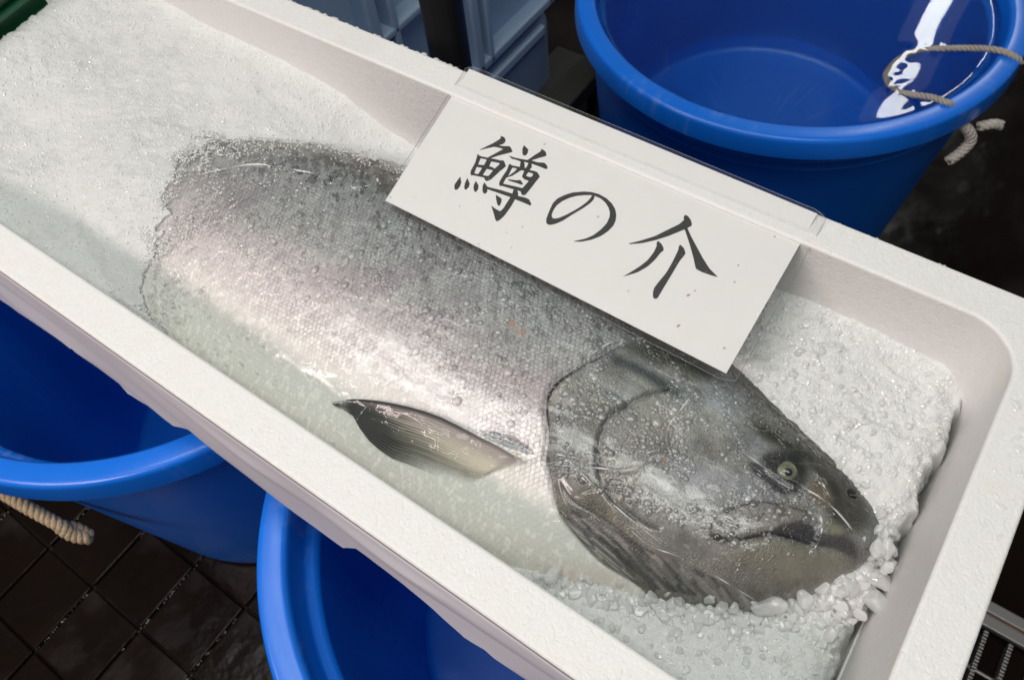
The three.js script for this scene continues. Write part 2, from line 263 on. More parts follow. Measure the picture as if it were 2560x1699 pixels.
{
  const g = paint.getContext('2d'), im = g.createImageData(PW, PH), d = im.data;
  for (let j = 0, n = 0; j < PH; j++) {
    const z = TZ + ((j + 0.5) / PH) * TH, gx = gillX(z);
    for (let i = 0; i < PW; i++, n += 4) {
      const x = TX + ((i + 0.5) / PW) * TW, wob = 0.16 * (fbm(x * 16, z * 16, 3, 31) - 0.5), t = clamp(across(x, z), -1, 1), onBody = x < gx, f1 = fbm(x * 260, z * 260, 3, 40), f2 = fbm(x * 55, z * 55, 4, 50);
      let c, bump = 0.5, rough = 0.42;
      if (onBody) {
        c = ramp(BODY, clamp(t + wob + 0.1 * smooth(-0.45, -0.68, x), -1, 1));
        const [h, id, e] = scaleAt(x, z), show = smooth(-0.71, -0.64, x) * (0.75 + 0.25 * smooth(-0.3, 0.4, t));
        const calm = (1 - 0.88 * smooth(0.5, 0.72, t)) * (0.3 + 0.7 * smooth(0.36, 0.58, fbm(x * 26, z * 30, 3, 14))), tone = 1 + show * calm * ((id - 0.5) * 0.3 + 0.1 * h - e * (0.22 + 0.24 * noise(x * 60, z * 60, 12)));
        const streak = fbm((x - z * 0.7) * 190, (z + x * 0.35) * 34, 4, 60), upper = smooth(0.3, -0.05, t), mid = smooth(-0.55, -0.15, t) * smooth(0.5, 0.12, t);
        let k = tone * lerp(1, lerp(1.05, 0.86, smooth(0.4, 0.7, streak)), upper * 0.9);
        const band = mid * smooth(0.46, 0.66, fbm(x * 34 + z * 25, z * 24, 4, 70));
        k *= 1 - 0.14 * band;
        c = [c[0] * k * (1 + 0.03 * band), c[1] * k * (1 - 0.02 * band), c[2] * k * (1 + 0.01 * band)];
        const spot = 1.1 * smooth(0.42, 0.56, fbm((x - z * 0.9) * 150, (z + x * 0.5) * 90, 3, 80)) * smooth(-0.3, -0.66, t) + 0.8 * smooth(0.62, 0.7, fbm((x - z * 0.9) * 230, (z + x * 0.5) * 150, 3, 82)) * smooth(0.1, -0.5, t) + 0.35 * smooth(0.62, 0.72, fbm(x * 480, z * 260, 2, 84)) * mid;
        c = c.map((v) => v * (1 - 0.8 * clamp(spot)) * (1 + 0.1 * smooth(-0.1, 0.4, t)));
        const pale = smooth(0.6, 0.72, fbm(x * 420, z * 300, 2, 90)) * smooth(-0.95, -0.5, t);
        c = c.map((v) => v * (1 + 0.16 * pale) * (0.96 + 0.08 * hash(i >> 1, j >> 1, 11)));
        const frost = smooth(-0.53, -0.67, x) * (0.35 + 0.5 * f2);   // bloom of fine ice grains near the tail
        c = c.map((v, q) => lerp(v, [0.46, 0.45, 0.44][q], frost * 0.75));
        bump = (h * 0.75 - 0.2 * e) * (0.4 + 0.6 * calm) + 0.2 + 0.12 * f1; rough = 0.2 + 0.2 * f2 + 0.16 * e;
      } else {
        c = ramp(HEAD, clamp(t + wob * 1.4, -1, 1));
        const front = smooth(-0.17, -0.09, x), k = lerp(1, 0.72, front) * (0.45 + 1.1 * f2) * (0.72 + 0.56 * f1) * (0.62 + 0.76 * fbm(x * 24 + 3, z * 24, 3, 99)), ol = smooth(0.45, 0.75, fbm(x * 30, z * 30, 4, 95));
        c = [c[0] * k * (1.04 + 0.05 * ol), c[1] * k * 1.1, c[2] * k * (1.24 - 0.16 * ol)];
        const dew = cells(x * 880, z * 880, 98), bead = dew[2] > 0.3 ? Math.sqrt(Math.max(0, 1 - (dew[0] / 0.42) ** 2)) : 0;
        const dewSpeckle = (0.72 + 0.35 * hash(i >> 1, j >> 1, 7) + 0.3 * noise(i * 0.34, j * 0.34, 8)) * (1 + 0.5 * smooth(0.8, 0.95, noise(i * 0.28, j * 0.28, 6))); c = c.map((v) => v * dewSpeckle);  // light and dark specks painted in to imitate the sparkle of fine dew
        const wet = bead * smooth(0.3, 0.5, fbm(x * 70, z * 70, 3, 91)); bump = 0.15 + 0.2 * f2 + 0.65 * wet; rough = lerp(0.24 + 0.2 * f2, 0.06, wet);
      }
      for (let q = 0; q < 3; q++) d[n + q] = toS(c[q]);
      skinForm[n] = clamp(bump) * 255; skinForm[n + 1] = clamp(rough) * 255; d[n + 3] = skinForm[n + 3] = 255;
    }
  }
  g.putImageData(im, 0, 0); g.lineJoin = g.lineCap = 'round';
  const blurred = (b, f) => { g.filter = b ? `blur(${b}px)` : 'none'; f(); g.filter = 'none'; };
  const area = (f, c, b = 6) => blurred(b, () => { g.fillStyle = c; smoothPath(g, sk(f)); g.fill(); });
  const line = (f, w, c, b = 1) => blurred(b, () => { g.strokeStyle = c; g.lineWidth = w; smoothPath(g, sk(f)); g.stroke(); });
  area(cheekDisc, css(.27, .27, .245, .45), 4);
  area(brightPatch, css(.24, .265, .29, .25), 4); 
  area(backDark, css(.03, .033, .022, .6), 9); area(browDark, css(.012, .02, .024, .85), 8);
  area(snoutDark, css(.014, .015, .009, .9), 9); area(crownDark, css(.012, .013, .008, .9), 8); area(snoutBrown, css(.1, .05, .018, .55), 7);
  area(rayArea, css(.17, .165, .16, .6), 8); area(lowerJaw, css(.17, .155, .095, .45), 12); area(jawBase, css(.14, .14, .13, .5), 8);
  area(jawBone, css(.15, .135, .11, .3), 5);
  for (let k = 0; k < 120; k++) {                                    // pale and brown mottles on the jaw bone and below it
    const q = sk(jawBone), a = q[Math.floor(rnd() * q.length)], b = q[Math.floor(rnd() * q.length)], w = rnd(), X = lerp(a[0], b[0], w), Y = lerp(a[1], b[1], w);
    g.fillStyle = rnd() < 0.5 ? css(.36, .31, .22, .3) : css(.05, .035, .022, .4); g.beginPath(); g.ellipse(X, Y, 1 + 4 * rnd(), 1 + 2 * rnd(), rnd() * 3, 0, 7); g.fill();
  }
  const rr = pairs(rayArea);
  g.save(); smoothPath(g, sk(rayArea)); g.clip();
  const rx = rr.map((q) => q[0]), rz = rr.map((q) => q[1]);
  for (let k = 0; k < 150; k++) {                                    // dark and pale dashes of the gill rays under the cover
    const x0 = lerp(Math.min(...rx), Math.max(...rx), rnd()), z0 = lerp(Math.min(...rz), Math.max(...rz), rnd()), L = 0.006 + 0.02 * rnd(), q = sk([x0, z0, x0 + L * 0.5, z0 + 0.0012, x0 + L, z0 + 0.0005 + 0.003 * rnd()]), w = 1.5 + 3.5 * rnd(), c = rnd() < 0.6 ? [.035, .03, .03] : [.32, .29, .27];
    for (const m of [2.4, 1.6, 0.8]) { g.strokeStyle = css(...c, 0.2); g.lineWidth = w * m; g.beginPath(); g.moveTo(...q[0]); g.quadraticCurveTo(...q[1], ...q[2]); g.stroke(); }
  }
  g.restore();
  area(mouthDark, css(.014, .014, .016, .8), 3); line(mouthLine, 6, css(.01, .01, .01, .85), 1.5); area(lipPiece, css(.16, .16, .1, .8), 2);
  area(eyeDark, css(.012, .013, .012, .9), 6); area(eyeSlit, css(.05, .044, .048, .92), 2.5); line(eyeSlit, 4, css(.018, .018, .03, .7), 2);
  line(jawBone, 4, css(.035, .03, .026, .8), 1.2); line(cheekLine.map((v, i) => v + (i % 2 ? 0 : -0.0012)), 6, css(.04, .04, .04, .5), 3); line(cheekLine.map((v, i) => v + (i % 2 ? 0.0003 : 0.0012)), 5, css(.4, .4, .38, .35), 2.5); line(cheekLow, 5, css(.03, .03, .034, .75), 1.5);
  line(coverLow, 4, css(.05, .045, .04, .65), 1.2); line(coverMid, 3, css(.1, .09, .08, .5), 1.5);
   line(gillLow, 5, css(.07, .062, .05, .6), 1.2); for (let k = 0; k + 3 < gillLine.length; k += 2) line(gillLine.slice(k, k + 6), 1 + 4.5 * hash(k, 3), css(.014, .012, .012, .4 + .5 * hash(k, 5)), 0.8);
  for (let k = 0; k < 2600; k++) { const q = sk(axilPatch), a = q[Math.floor(rnd() * q.length)], b = q[Math.floor(rnd() * q.length)], w = rnd(), m = rnd(), c = q[Math.floor(rnd() * q.length)], X = lerp(lerp(a[0], b[0], w), c[0], m * 0.5), Y = lerp(lerp(a[1], b[1], w), c[1], m * 0.5); g.fillStyle = css(.035, .038, .046, .13); g.fillRect(X, Y, 1 + 3 * rnd(), 1 + 1.5 * rnd()); } area(pelvicSpot, css(.13, .1, .09, .6), 5); area(pinkBelly, css(.6, .36, .3, .5), 10);
  bloodSpots.forEach(([x, z], k) => { const [[X, Y]] = sk([x, z]); blurred(2, () => { g.fillStyle = css(.5, .2, .09, .65); g.beginPath(); g.ellipse(X, Y, k < 2 ? 12 : 4, k < 2 ? 4 : 5, -0.5, 0, 7); g.fill(); }); });
  const [[nx, ny]] = sk(nostril); blurred(1, () => { g.fillStyle = css(.01, .01, .01, .8); g.beginPath(); g.arc(nx, ny, 7, 0, 7); g.fill(); });
  for (let k = 0; k < 18; k++) {                                     // fine dark bones showing in the pale part of the gill cover
    const q = sk(brightPatch), a = q[Math.floor(rnd() * q.length)]; g.strokeStyle = css(.06, .075, .085, .22); g.lineWidth = 1 + 2.5 * rnd(); g.beginPath(); g.moveTo(a[0] - 20, a[1] - 12 + 20 * rnd()); g.lineTo(a[0] + 50 + 40 * rnd(), a[1] + 25 * rnd()); g.stroke();
  }
}
const skinTexture = (d) => { const t = new THREE.DataTexture(d, PW, PH); t.flipY = true; t.magFilter = t.minFilter = THREE.LinearFilter; t.needsUpdate = true; return t; };
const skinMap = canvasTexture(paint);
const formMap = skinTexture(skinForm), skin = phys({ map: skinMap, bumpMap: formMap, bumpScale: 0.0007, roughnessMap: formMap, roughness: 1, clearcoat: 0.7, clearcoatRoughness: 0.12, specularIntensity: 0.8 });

const salmon = thing('salmon', 'big silver salmon lying on crushed ice, head right, under clear film', 'fish');
{
  const top = grid(640, 330, (u, v) => {
    const x = lerp(-0.9, -0.0416, u), a = curve(fishBack, x), b = curve(fishBelly, x), z = (a + b) / 2 + ((b - a) / 2) * Math.sin((v - 0.5) * Math.PI);
    return [x, skinY(x, z), z, (x - TX) / TW, 1 - (z - TZ) / TH];
  });
  const low = grid(120, 40, (u, v) => {
    const x = lerp(-0.9, -0.0416, u), a = curve(fishBack, x), b = curve(fishBelly, x), s = Math.sin((0.5 - v) * Math.PI), z = (a + b) / 2 + ((b - a) / 2) * s;
    return [x, curve(fishSide, x) - 0.05 * Math.sqrt(Math.max(0, 1 - s * s)) * smooth(-0.05, -0.12, x), z, (x - TX) / TW, 1 - (z - TZ) / TH];
  });
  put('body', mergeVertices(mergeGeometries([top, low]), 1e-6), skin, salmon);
}
{ // eye: ball, iris ring with its own mottle, pupil
  const [ex, ez] = eyePlace, y = skinY(ex, ez) - 0.0004, e = new THREE.Group(); e.name = 'eye'; e.position.set(ex, y, ez); e.rotation.set(0.16, 0, -0.3); salmon.add(e);
  const irisMap = pixelsTexture(256, 256, (u, v) => {
    const r = Math.hypot(u - 0.5, v - 0.5) * 2, a = Math.atan2(v - 0.5, u - 0.5), n = fbm(Math.cos(a) * 3 + 9, Math.sin(a) * 3 + r * 6, 4, 4), k = smooth(1, 0.86, r) * (0.65 + 0.6 * n);
    const green = smooth(0.45, 0.62, n) * smooth(0.3, 0.7, r), edge = smooth(0.3, 0.36, r);
    return [lerp(.13, .14, green) * k * edge + .01, lerp(.14, .155, green) * k * edge + .01, lerp(.1, .05, green) * k * edge + .01];
  }, true, false);
  const R = 0.007;
  const cap = (r, h, n = 40) => grid(16, n, (u, v) => [Math.cos(v * 2 * Math.PI) * r * u, h * (1 - u * u), Math.sin(v * 2 * Math.PI) * r * u, 0.5 + 0.5 * u * Math.cos(v * 2 * Math.PI), 0.5 + 0.5 * u * Math.sin(v * 2 * Math.PI)]);
  put('iris', cap(R, 0.0028), std({ map: irisMap, roughness: 0.35, metalness: 0.1 }), e);
  put('pupil', cap(R * 0.33, 0.0006).translate(-0.0005, 0.0026, 0.0002), std({ color: rgb(.006, .006, .008), roughness: 0.15 }), e);
  put('cornea', cap(R * 1.04, 0.0048), phys({ color: 0xffffff, transmission: 1, thickness: 0, roughness: 0.03, ior: 1.4 }), e);
}
{ // pectoral fin: a fan of rays lying back along the belly
  const upper = pairs([-.2461, -.0955, -.2587, -.0933, -.2717, -.0927, -.2845, -.0915, -.2978, -.0907, -.3111, -.0896, -.3239, -.0873, -.3348, -.0846, -.3447, -.0817, -.3553, -.0782, -.3649, -.0745, -.3729, -.071, -.3807, -.067, -.3881, -.061]), lower = pairs([-.2718, -.0736, -.2714, -.0687, -.2738, -.0654, -.2797, -.0632, -.2918, -.0603, -.3049, -.0586, -.318, -.0563, -.3312, -.0537, -.3423, -.0538, -.351, -.0548, -.361, -.0577, -.3698, -.0618, -.377, -.0615, -.3875, -.0607]);
  const pick = (L, t) => { const k = clamp(t) * (L.length - 1), i = Math.min(L.length - 2, Math.floor(k)); return [lerp(L[i][0], L[i + 1][0], k - i), lerp(L[i][1], L[i + 1][1], k - i)]; };
  const rays = 19, finY = (x, z) => fishY(x, z) + 0.0032;
  const g = grid(120, 150, (u, v) => {
    const a = pick(upper, u), b = pick(lower, u), vv = v ** 1.08, rag = 0.0012 * (noise(v * 60, 3, 8) - 0.5) * smooth(0.9, 1, u), x = lerp(a[0], b[0], vv) + rag, z = lerp(a[1], b[1], vv), r = Math.abs(((vv * rays) % 1) - 0.5) * 2;
    const low = smooth(0.66, 1, v) * (1 - smooth(0.35, 0.75, u));
    return [x, finY(x, z) + 0.0014 * (1 - smooth(0, 0.07, v)) + 0.00022 * smooth(0.2, 0.9, r) * (1 - u * 0.5) - 0.0026 * low - 0.0015 * smooth(0.1, 0, u), z, u, v];
  });
  const finMap = pixelsTexture(640, 256, (u, v) => {
    const ray = Math.abs(((v ** 1.08 * rays) % 1) - 0.5) * 2, n = fbm(u * 5, v * 40, 4, 6), m = fbm(u * 40, v * 120, 3, 7), dark = smooth(0.28, 0.66, u + 0.34 * (v - 0.55) + 0.3 * (n - 0.5)) * (0.45 + 0.55 * smooth(0.02, 0.35, v)), lead = (1 - smooth(0.04, 0.13, v)) * (0.4 + 0.6 * smooth(0, 0.4, u));
    const pinkish = smooth(0.55, 0.1, v), base = [lerp(.45, .36, pinkish), lerp(.425, .32, pinkish), lerp(.34, .3, pinkish)];
    const pale = (1 - smooth(0.1, 0.5, u)) * smooth(0.2, 0.6, v); for (let i = 0; i < 3; i++) base[i] = lerp(base[i], [.56, .52, .43][i], pale);
    let k = lerp(0.9, 1.04, ray) * (0.84 + 0.32 * m) * (1 - 0.2 * smooth(0.1, 0.5, u) * (1 - smooth(0.5, 0.9, ray)));
    const d = clamp(dark * (0.75 + 0.5 * (1 - ray)), 0, 0.97);
    return base.map((c, i) => lerp(lerp(c * k, [.03, .034, .036][i], d), [.05, .045, .05][i], lead * 0.9));
  }, true, false);
  const finAlpha = pixelsTexture(256, 128, (u, v) => 1 - smooth(0.62, 0.98, v) * (1 - smooth(0.25, 0.7, u)) - smooth(0.9, 1.0, u + 0.1 * fbm(u * 6, v * 90, 2, 9)) * smooth(0.35, 0.65, noise(v * 70, u * 3, 10)) - smooth(0.1, 0, u) * 0.8, false, false);
  put('pectoral_fin', g, phys({ map: finMap, alphaMap: finAlpha, transparent: true, roughness: 0.55, specularIntensity: 0.35, side: THREE.DoubleSide }), salmon);
}

// ---------------------------------------------------------------- crushed ice
const iceFar = [-1.2, -.03, -1.0, -.03, -.86, -.04, -.74, -.046, -.66, -.050, -.6, -.058, -.55, -.08, -.5, -.087, -.4, -.085, -.25, -.07, -.18, -.056, -.1, -.055, -.05, -.06];
const iceNear = [-1.2, -.03, -1, -.03, -.75, -.043, -.66, -.052, -.62, -.06, -.57, -.1, -.4, -.105, -.26, -.097, -.2, -.088, -.12, -.085, -.03, -.09];
const iceRight = pairs([-.0333, -.2818, -.0313, -.2726, -.0329, -.2639, -.0326, -.2514, -.0346, -.2316, -.0311, -.2159, -.0292, -.2021, -.0322, -.1921, -.0308, -.1829, -.0321, -.1788, -.0313, -.1727, -.0313, -.164, -.0308, -.1526, -.0339, -.1391, -.0354, -.137, -.0334, -.1281, -.0339, -.1157, -.0354, -.1059, -.0361, -.0987, -.0355, -.0897, -.0346, -.0798]).map(([x, z]) => [z, x]).sort((a, b) => a[0] - b[0]).flat();
const coverX = pairs(tailCover).map(([x, z]) => [z, x]).sort((a, b) => a[0] - b[0]).flat();
function iceY(x, z) {
  let y = lerp(curve(iceFar, x), curve(iceNear, x), smooth(-0.25, -0.09, z));
  y += 0.010 * (fbm(x * 17, z * 17, 3, 101) - 0.5) + lerp(0.0024, 0.0034, smooth(-0.35, -0.2, x)) * (fbm(x * 75, z * 75, 3, 111) - 0.5) - lerp(0.0008, 0.0018, smooth(-0.35, -0.2, x)) * smooth(0.64, 0.76, fbm(x * 48, z * 48, 3, 115));
  const cover = along(coverX, z) - x + 0.03 * (fbm(x * 60, z * 60, 4, 121) - 0.5);
  if (cover > -0.01 && x < -0.5) { const h = fishY(x, z) + 0.0008 + 0.13 * Math.min(cover, 0.06); if (cover > 0 && z > curve(fishBack, x) && z < curve(fishBelly, x)) y = Math.max(y, h); else if (cover > 0) y = Math.max(y, lerp(y, h, 0.5)); }
  if (x > -0.2) { const e = x - along(iceRight, z) + 0.012 * (fbm(x * 90, z * 90, 3, 131) - 0.5); y = lerp(y, -0.115, smooth(-0.006, 0.009, e)); y -= 0.006 * smooth(-0.02, -0.002, e); }
  if (x < -0.82) y += 0.014 * smooth(-0.82, -0.9, x) - 0.12 * smooth(-0.905, -0.93, x - 0.13 * (z + 0.2) + 0.008 * fbm(z * 90, 3, 3, 3));
  return y;
}
const grains = (x, z) => { const a = cells(x * 330, z * 330, 141), b = cells(x * 150, z * 150, 151); const coarse = smooth(-0.3, -0.16, x); return (0.0004 + 0.0004 * coarse) * (1 - a[0]) + (0.0008 + 0.0014 * coarse) * (0.8 - b[0]) * b[2]; };
const iceBump = pixelsTexture(512, 512, (u, v) => { const a = cells(u * 60, v * 90, 5), b = cells(u * 120, v * 120, 6); return 0.55 * (1 - a[0]) * (0.5 + a[2] * 0.5) + 0.45 * (1 - b[0]) * b[2]; });
const iceTone = pixelsTexture(512, 512, (u, v) => { const n = 0.95 + 0.06 * fbm(u * 30, v * 30, 4, 9) - 0.09 * smooth(0.58, 0.72, fbm(u * 170, v * 170, 3, 12)) * smooth(0.45, 0.6, fbm(u * 14, v * 14, 3, 13)); return [0.70 * n, 0.706 * n, 0.695 * n]; }, true);
iceBump.repeat.set(10, 10);
const ice = phys({ map: iceTone, bumpMap: iceBump, bumpScale: 0.0006, roughness: 0.3, specularIntensity: 1, ior: 1.31 });
const iceGeo = grid(760, 236, (u, v) => {
  const x = lerp(-1.12, -RIM + 0.001, u), z = lerp(-WID + RIM - 0.001, -RIM + 0.001, v);
  return [x, iceY(x, z) + grains(x, z), z, x, -z];
});
const iceMass = put('crushed_ice', iceGeo, ice); tag(iceMass, 'white crushed ice heaped in the foam box around the salmon', 'ice', null, 'stuff');
{ // loose glassy grains on the heap
  const m = new THREE.InstancedMesh(new THREE.IcosahedronGeometry(1, 0), phys({ color: rgb(.75, .755, .74), roughness: 0.14, clearcoat: 0.15, clearcoatRoughness: 0.05 }), 20000), M = new THREE.Matrix4(), q = new THREE.Quaternion(), e = new THREE.Euler(), s = new THREE.Vector3(), p = new THREE.Vector3();
  let n = 0;
  while (n < 20000) {
    const x = -0.97 + rnd() * 0.93, z = -0.31 + rnd() * 0.28, y = iceY(x, z);
    if (y < -0.11 || (x > -0.9 && fishY(x, z) > y + 0.004)) continue;
    const r = (0.0004 + 0.0011 * rnd() ** 3) * (x > -0.2 ? 1.35 : 1);
    M.compose(p.set(x, y + grains(x, z) - r * 0.3, z), q.setFromEuler(e.set(rnd() * 6, rnd() * 6, rnd() * 6)), s.set(r, r * (0.5 + rnd()), r * (0.6 + 0.8 * rnd()))); m.setMatrixAt(n++, M);
  }
  m.name = 'ice_grain'; tag(m, null, null, null, 'stuff'); iceMass.add(m);
  const K = 13000, f = new THREE.InstancedMesh(m.geometry, m.material, K);
  for (let k = 0; k < K;) {
    const x = -0.69 + rnd() * 0.62, a = curve(fishBack, x), b = curve(fishBelly, x), z = a + rnd() * (b - a), cover = along(coverX, z) - x, t = (z - a) / (b - a), edge = Math.max(Math.exp(-Math.max(0, -cover) / 0.034), x < -0.45 ? Math.exp(-Math.max(0, t - 0.1) / 0.03) * 0.8 : 0);
    if (rnd() > edge * smooth(0.3, 0.6, fbm(x * 90, z * 90, 3, 161))) continue;
    const r = 0.00035 + 0.0008 * rnd() ** 2; M.compose(p.set(x, fishY(x, z) + 0.003, z), q.setFromEuler(e.set(rnd() * 6, rnd() * 6, rnd() * 6)), s.set(r, r * 0.6, r)); f.setMatrixAt(k++, M);
  }
  f.name = 'ice_grain'; tag(f, null, null, null, 'stuff'); iceMass.add(f);
}
// melting lumps along the broken edge of the ice below and in front of the jaw: x, z, radius
const lumpsAt = [-.1711, -.0629, .0028, -.1661, -.0653, .0022, -.1617, -.0701, .0042, -.1514, -.0741, .0039, -.1441, -.0753, .005, -.1383, -.0809, .0034, -.1295, -.084, .0066, -.1241, -.0902, .0029, -.116, -.0911, .0056, -.107, -.0934, .0044, -.1022, -.0957, .0037, -.1833, -.0633, .0039, -.1781, -.0639, .0025, -.1891, -.0605, .0025, -.201, -.0554, .0054, -.2066, -.0508, .004, -.1942, -.0552, .003, -.2098, -.0468, .0029, -.0919, -.1089, .0045, -.0859, -.1066, .0079, -.0802, -.1139, .0052, -.082, -.1217, .0038, -.0747, -.1311, .0056, -.077, -.1214, .0045, -.0686, -.1435, .0053, -.0652, -.1531, .0046, -.0588, -.1573, .0059, -.0529, -.1565, .0046, -.0559, -.1481, .0067, -.0621, -.1376, .0065, -.0483, -.1531, .0048, -.0412, -.1633, .0075, -.0352, -.1599, .0066, -.035, -.1491, .0075, -.0309, -.1465, .0046, -.0467, -.1653, .0057, -.0449, -.1462, .0065, -.0512, -.1403, .0074, -.0676, -.1258, .0066];
const lumpsFar = [-.0464, -.1707, .0071, -.0393, -.1662, .0062, -.053, -.1777, .0041, -.0413, -.1759, .0053, -.0497, -.1836, .0039, -.0538, -.1696, .0035];
{
  const clear = phys({ color: rgb(.92, .93, .925), roughness: 0.06, transmission: 0.58, thickness: 0, ior: 1.5 });
  const shapes = [0, 1, 2, 3, 4, 5, 6].map((k) => {
    const g = mergeVertices(new THREE.IcosahedronGeometry(1, 3).deleteAttribute('normal').deleteAttribute('uv')), p = g.attributes.position, cut = [];
    for (let c = 0; c < 11; c++) { const a = hash(k, c, 1) * 6.28, h = hash(k, c, 2) * 2 - 1, w = Math.sqrt(1 - h * h); cut.push([w * Math.cos(a), h, w * Math.sin(a), 0.55 + 0.4 * hash(k, c, 3)]); }
    for (let i = 0; i < p.count; i++) {                              // a pebble broken along flat faces, its corners melted round
      const x = p.getX(i), y = p.getY(i), z = p.getZ(i); let s = 1.15 + 0.25 * fbm(x * 2 + k, y * 2 + z, 2, 220);
      for (const [a, b, c, d] of cut) { const q = a * x + b * y + c * z; if (q > 0.05) s = Math.min(s, d / q + 0.02 * fbm(x * 9, z * 9 + y * 5, 2, 230)); }
      p.setXYZ(i, x * s, y * s, z * s * 0.9);
    }
    return toCreasedNormals(g, 0.8);
  });
  const words = ['clear melting ice lump in the row along the belly and lower jaw', 'clear melting ice lump in the pile in front of the mouth'];
  const place = (L, y0) => { for (let i = 0; i < L.length; i += 3) {
    const [x, z, r] = [L[i], L[i + 1], L[i + 2] * (0.45 + 0.42 * rnd())], o = put('ice_lump', shapes[Math.floor(rnd() * 7)], clear), pile = x > -0.098 ? 1 : 0;
    o.position.set(x + 0.006 * (rnd() - 0.5), Math.max(y0, iceY(x, z) - r * 0.25) + 0.001 * rnd(), z + 0.004 * (rnd() - 0.5)); o.rotation.set(rnd() * 6, rnd() * 6, rnd() * 6); o.scale.set(r * (1.1 + 0.6 * rnd()), r * (0.9 + 0.4 * rnd()), r * (1.0 + 0.5 * rnd()));
    tag(o, words[pile], 'ice lump', ['ice lumps in the row along the belly and lower jaw', 'ice lumps piled in front of the mouth'][pile]);
  } };
  place(lumpsAt, -0.079); place(lumpsFar, -0.066);
  const N = 1100, m = new THREE.InstancedMesh(shapes[2], phys({ color: rgb(.8, .805, .795), roughness: 0.12, transmission: 0.22, thickness: 0, ior: 1.4, clearcoat: 0.4, clearcoatRoughness: 0.04 }), N), M = new THREE.Matrix4(), q = new THREE.Quaternion(), e = new THREE.Euler(), s = new THREE.Vector3(), p = new THREE.Vector3(), near = [...lumpsAt, ...lumpsFar];
  for (let n = 0; n < N;) {                                          // small chips strewn round the lumps
    const i = 3 * Math.floor(rnd() * (near.length / 3)), w = near[i + 2] * (0.8 + 2.4 * rnd()), a = rnd() * 6.283, far = rnd() < 0.45, x = far ? -0.21 + 0.17 * rnd() : near[i] + Math.cos(a) * w * 1.2, z = far ? -0.3 + 0.26 * rnd() : near[i + 1] + Math.sin(a) * w, r = far ? 0.0008 + 0.0022 * rnd() ** 2 : 0.0012 + 0.0036 * rnd() ** 1.6, y = iceY(x, z);
    if (x > -0.032 || z > -0.033 || y < -0.105 || fishY(x, z) > y - 0.001) continue;
    M.compose(p.set(x, y + r * 0.2, z), q.setFromEuler(e.set(rnd() * 6, rnd() * 6, rnd() * 6)), s.set(r * 1.3, r, r * 1.1)); m.setMatrixAt(n++, M);
  }
  m.name = 'ice_chip'; tag(m, null, null, null, 'stuff'); iceMass.add(m);
}

// ---------------------------------------------------------------- clear film over the fish, with its creases and drops
const creases = [ // flat x, z list, height and half-width of the ridge in metres
  [[-.1416, -.1718, -.1328, -.1711, -.1188, -.1695, -.1106, -.1714, -.1046, -.1734, -.0963, -.1732, -.0871, -.1727, -.0763, -.1721, -.0664, -.1694, -.0553, -.1656], .0022, .0011], [[-.0968, -.188, -.0902, -.1837, -.0817, -.1765], .0014, .0008],
  [[-.1035, -.2075, -.0899, -.2067, -.0736, -.2105], .0018, .001], [[-.1729, -.0944, -.1639, -.0934, -.1559, -.094, -.1454, -.097, -.1342, -.099, -.1228, -.1005, -.1112, -.1019, -.093, -.105], .002, .001],
  [[-.1903, -.1341, -.1809, -.1462, -.1846, -.1609, -.1835, -.1712, -.1828, -.1824, -.1825, -.1904], .0022, .0011], [[-.6259, -.1404, -.6149, -.1508, -.6061, -.1617, -.5946, -.1753, -.5798, -.1883, -.56, -.1965, -.5339, -.2046, -.5112, -.2154], .0026, .0014],
  [[-.5151, -.1022, -.5035, -.1064, -.4917, -.113, -.4764, -.1182], .0018, .0008], [[-.5031, -.1306, -.4966, -.1243, -.491, -.1179], .0016, .0008], [[-.4433, -.123, -.4219, -.1292, -.3989, -.1355], .002, .0009],
  [[-.4147, -.1324, -.3953, -.1404, -.3757, -.1413, -.3581, -.144, -.3427, -.1491, -.3231, -.156], .002, .0009], [[-.326, -.1774, -.3195, -.183, -.3079, -.1864, -.2992, -.1885], .002, .001], [[-.3902, -.2122, -.3807, -.2132, -.3714, -.2118, -.3658, -.2137], .0014, .0008],
  [[-.2458, -.1007, -.2379, -.1052, -.2254, -.1105, -.2167, -.1133], .0014, .0008], [[-.2332, -.1004, -.2199, -.1072, -.2069, -.1142, -.1925, -.1214, -.1842, -.1345], .0014, .0008], [[-.1977, -.1075, -.1914, -.111, -.1841, -.1143], .0014, .0008],
  [[-.2315, -.1202, -.2287, -.1175, -.2267, -.114], .0016, .0008], [[-.3648, -.0589, -.3635, -.0663, -.3617, -.0727], .0014, .0009], [[-.5936, -.0742, -.5763, -.0777, -.5557, -.083], .0018, .001],
  [[-.2558, -.156, -.2543, -.1652, -.2523, -.1735, -.2485, -.1848, -.2431, -.198], .0022, .0011], [[-.2278, -.1086, -.2039, -.1037, -.185, -.1004, -.169, -.099, -.1503, -.0982], .0013, .0008], [[-.1104, -.1149, -.1096, -.1109, -.1101, -.1076], .0013, .0009],
  [[-.0846, -.1651, -.0801, -.1592, -.0775, -.1506, -.078, -.1436], .0018, .0016], [[-.5052, -.0652, -.5024, -.0746, -.4987, -.0823], .0014, .0009], [[-.4983, -.2019, -.4859, -.216, -.476, -.2299], .0016, .0012],
];
const segs = [];
for (const [f, h, w] of creases) { const q = pairs(f); for (let i = 0; i + 1 < q.length; i++) segs.push([...q[i], ...q[i + 1], h, w]); }
const buckets = new Map(), CELL = 0.01;
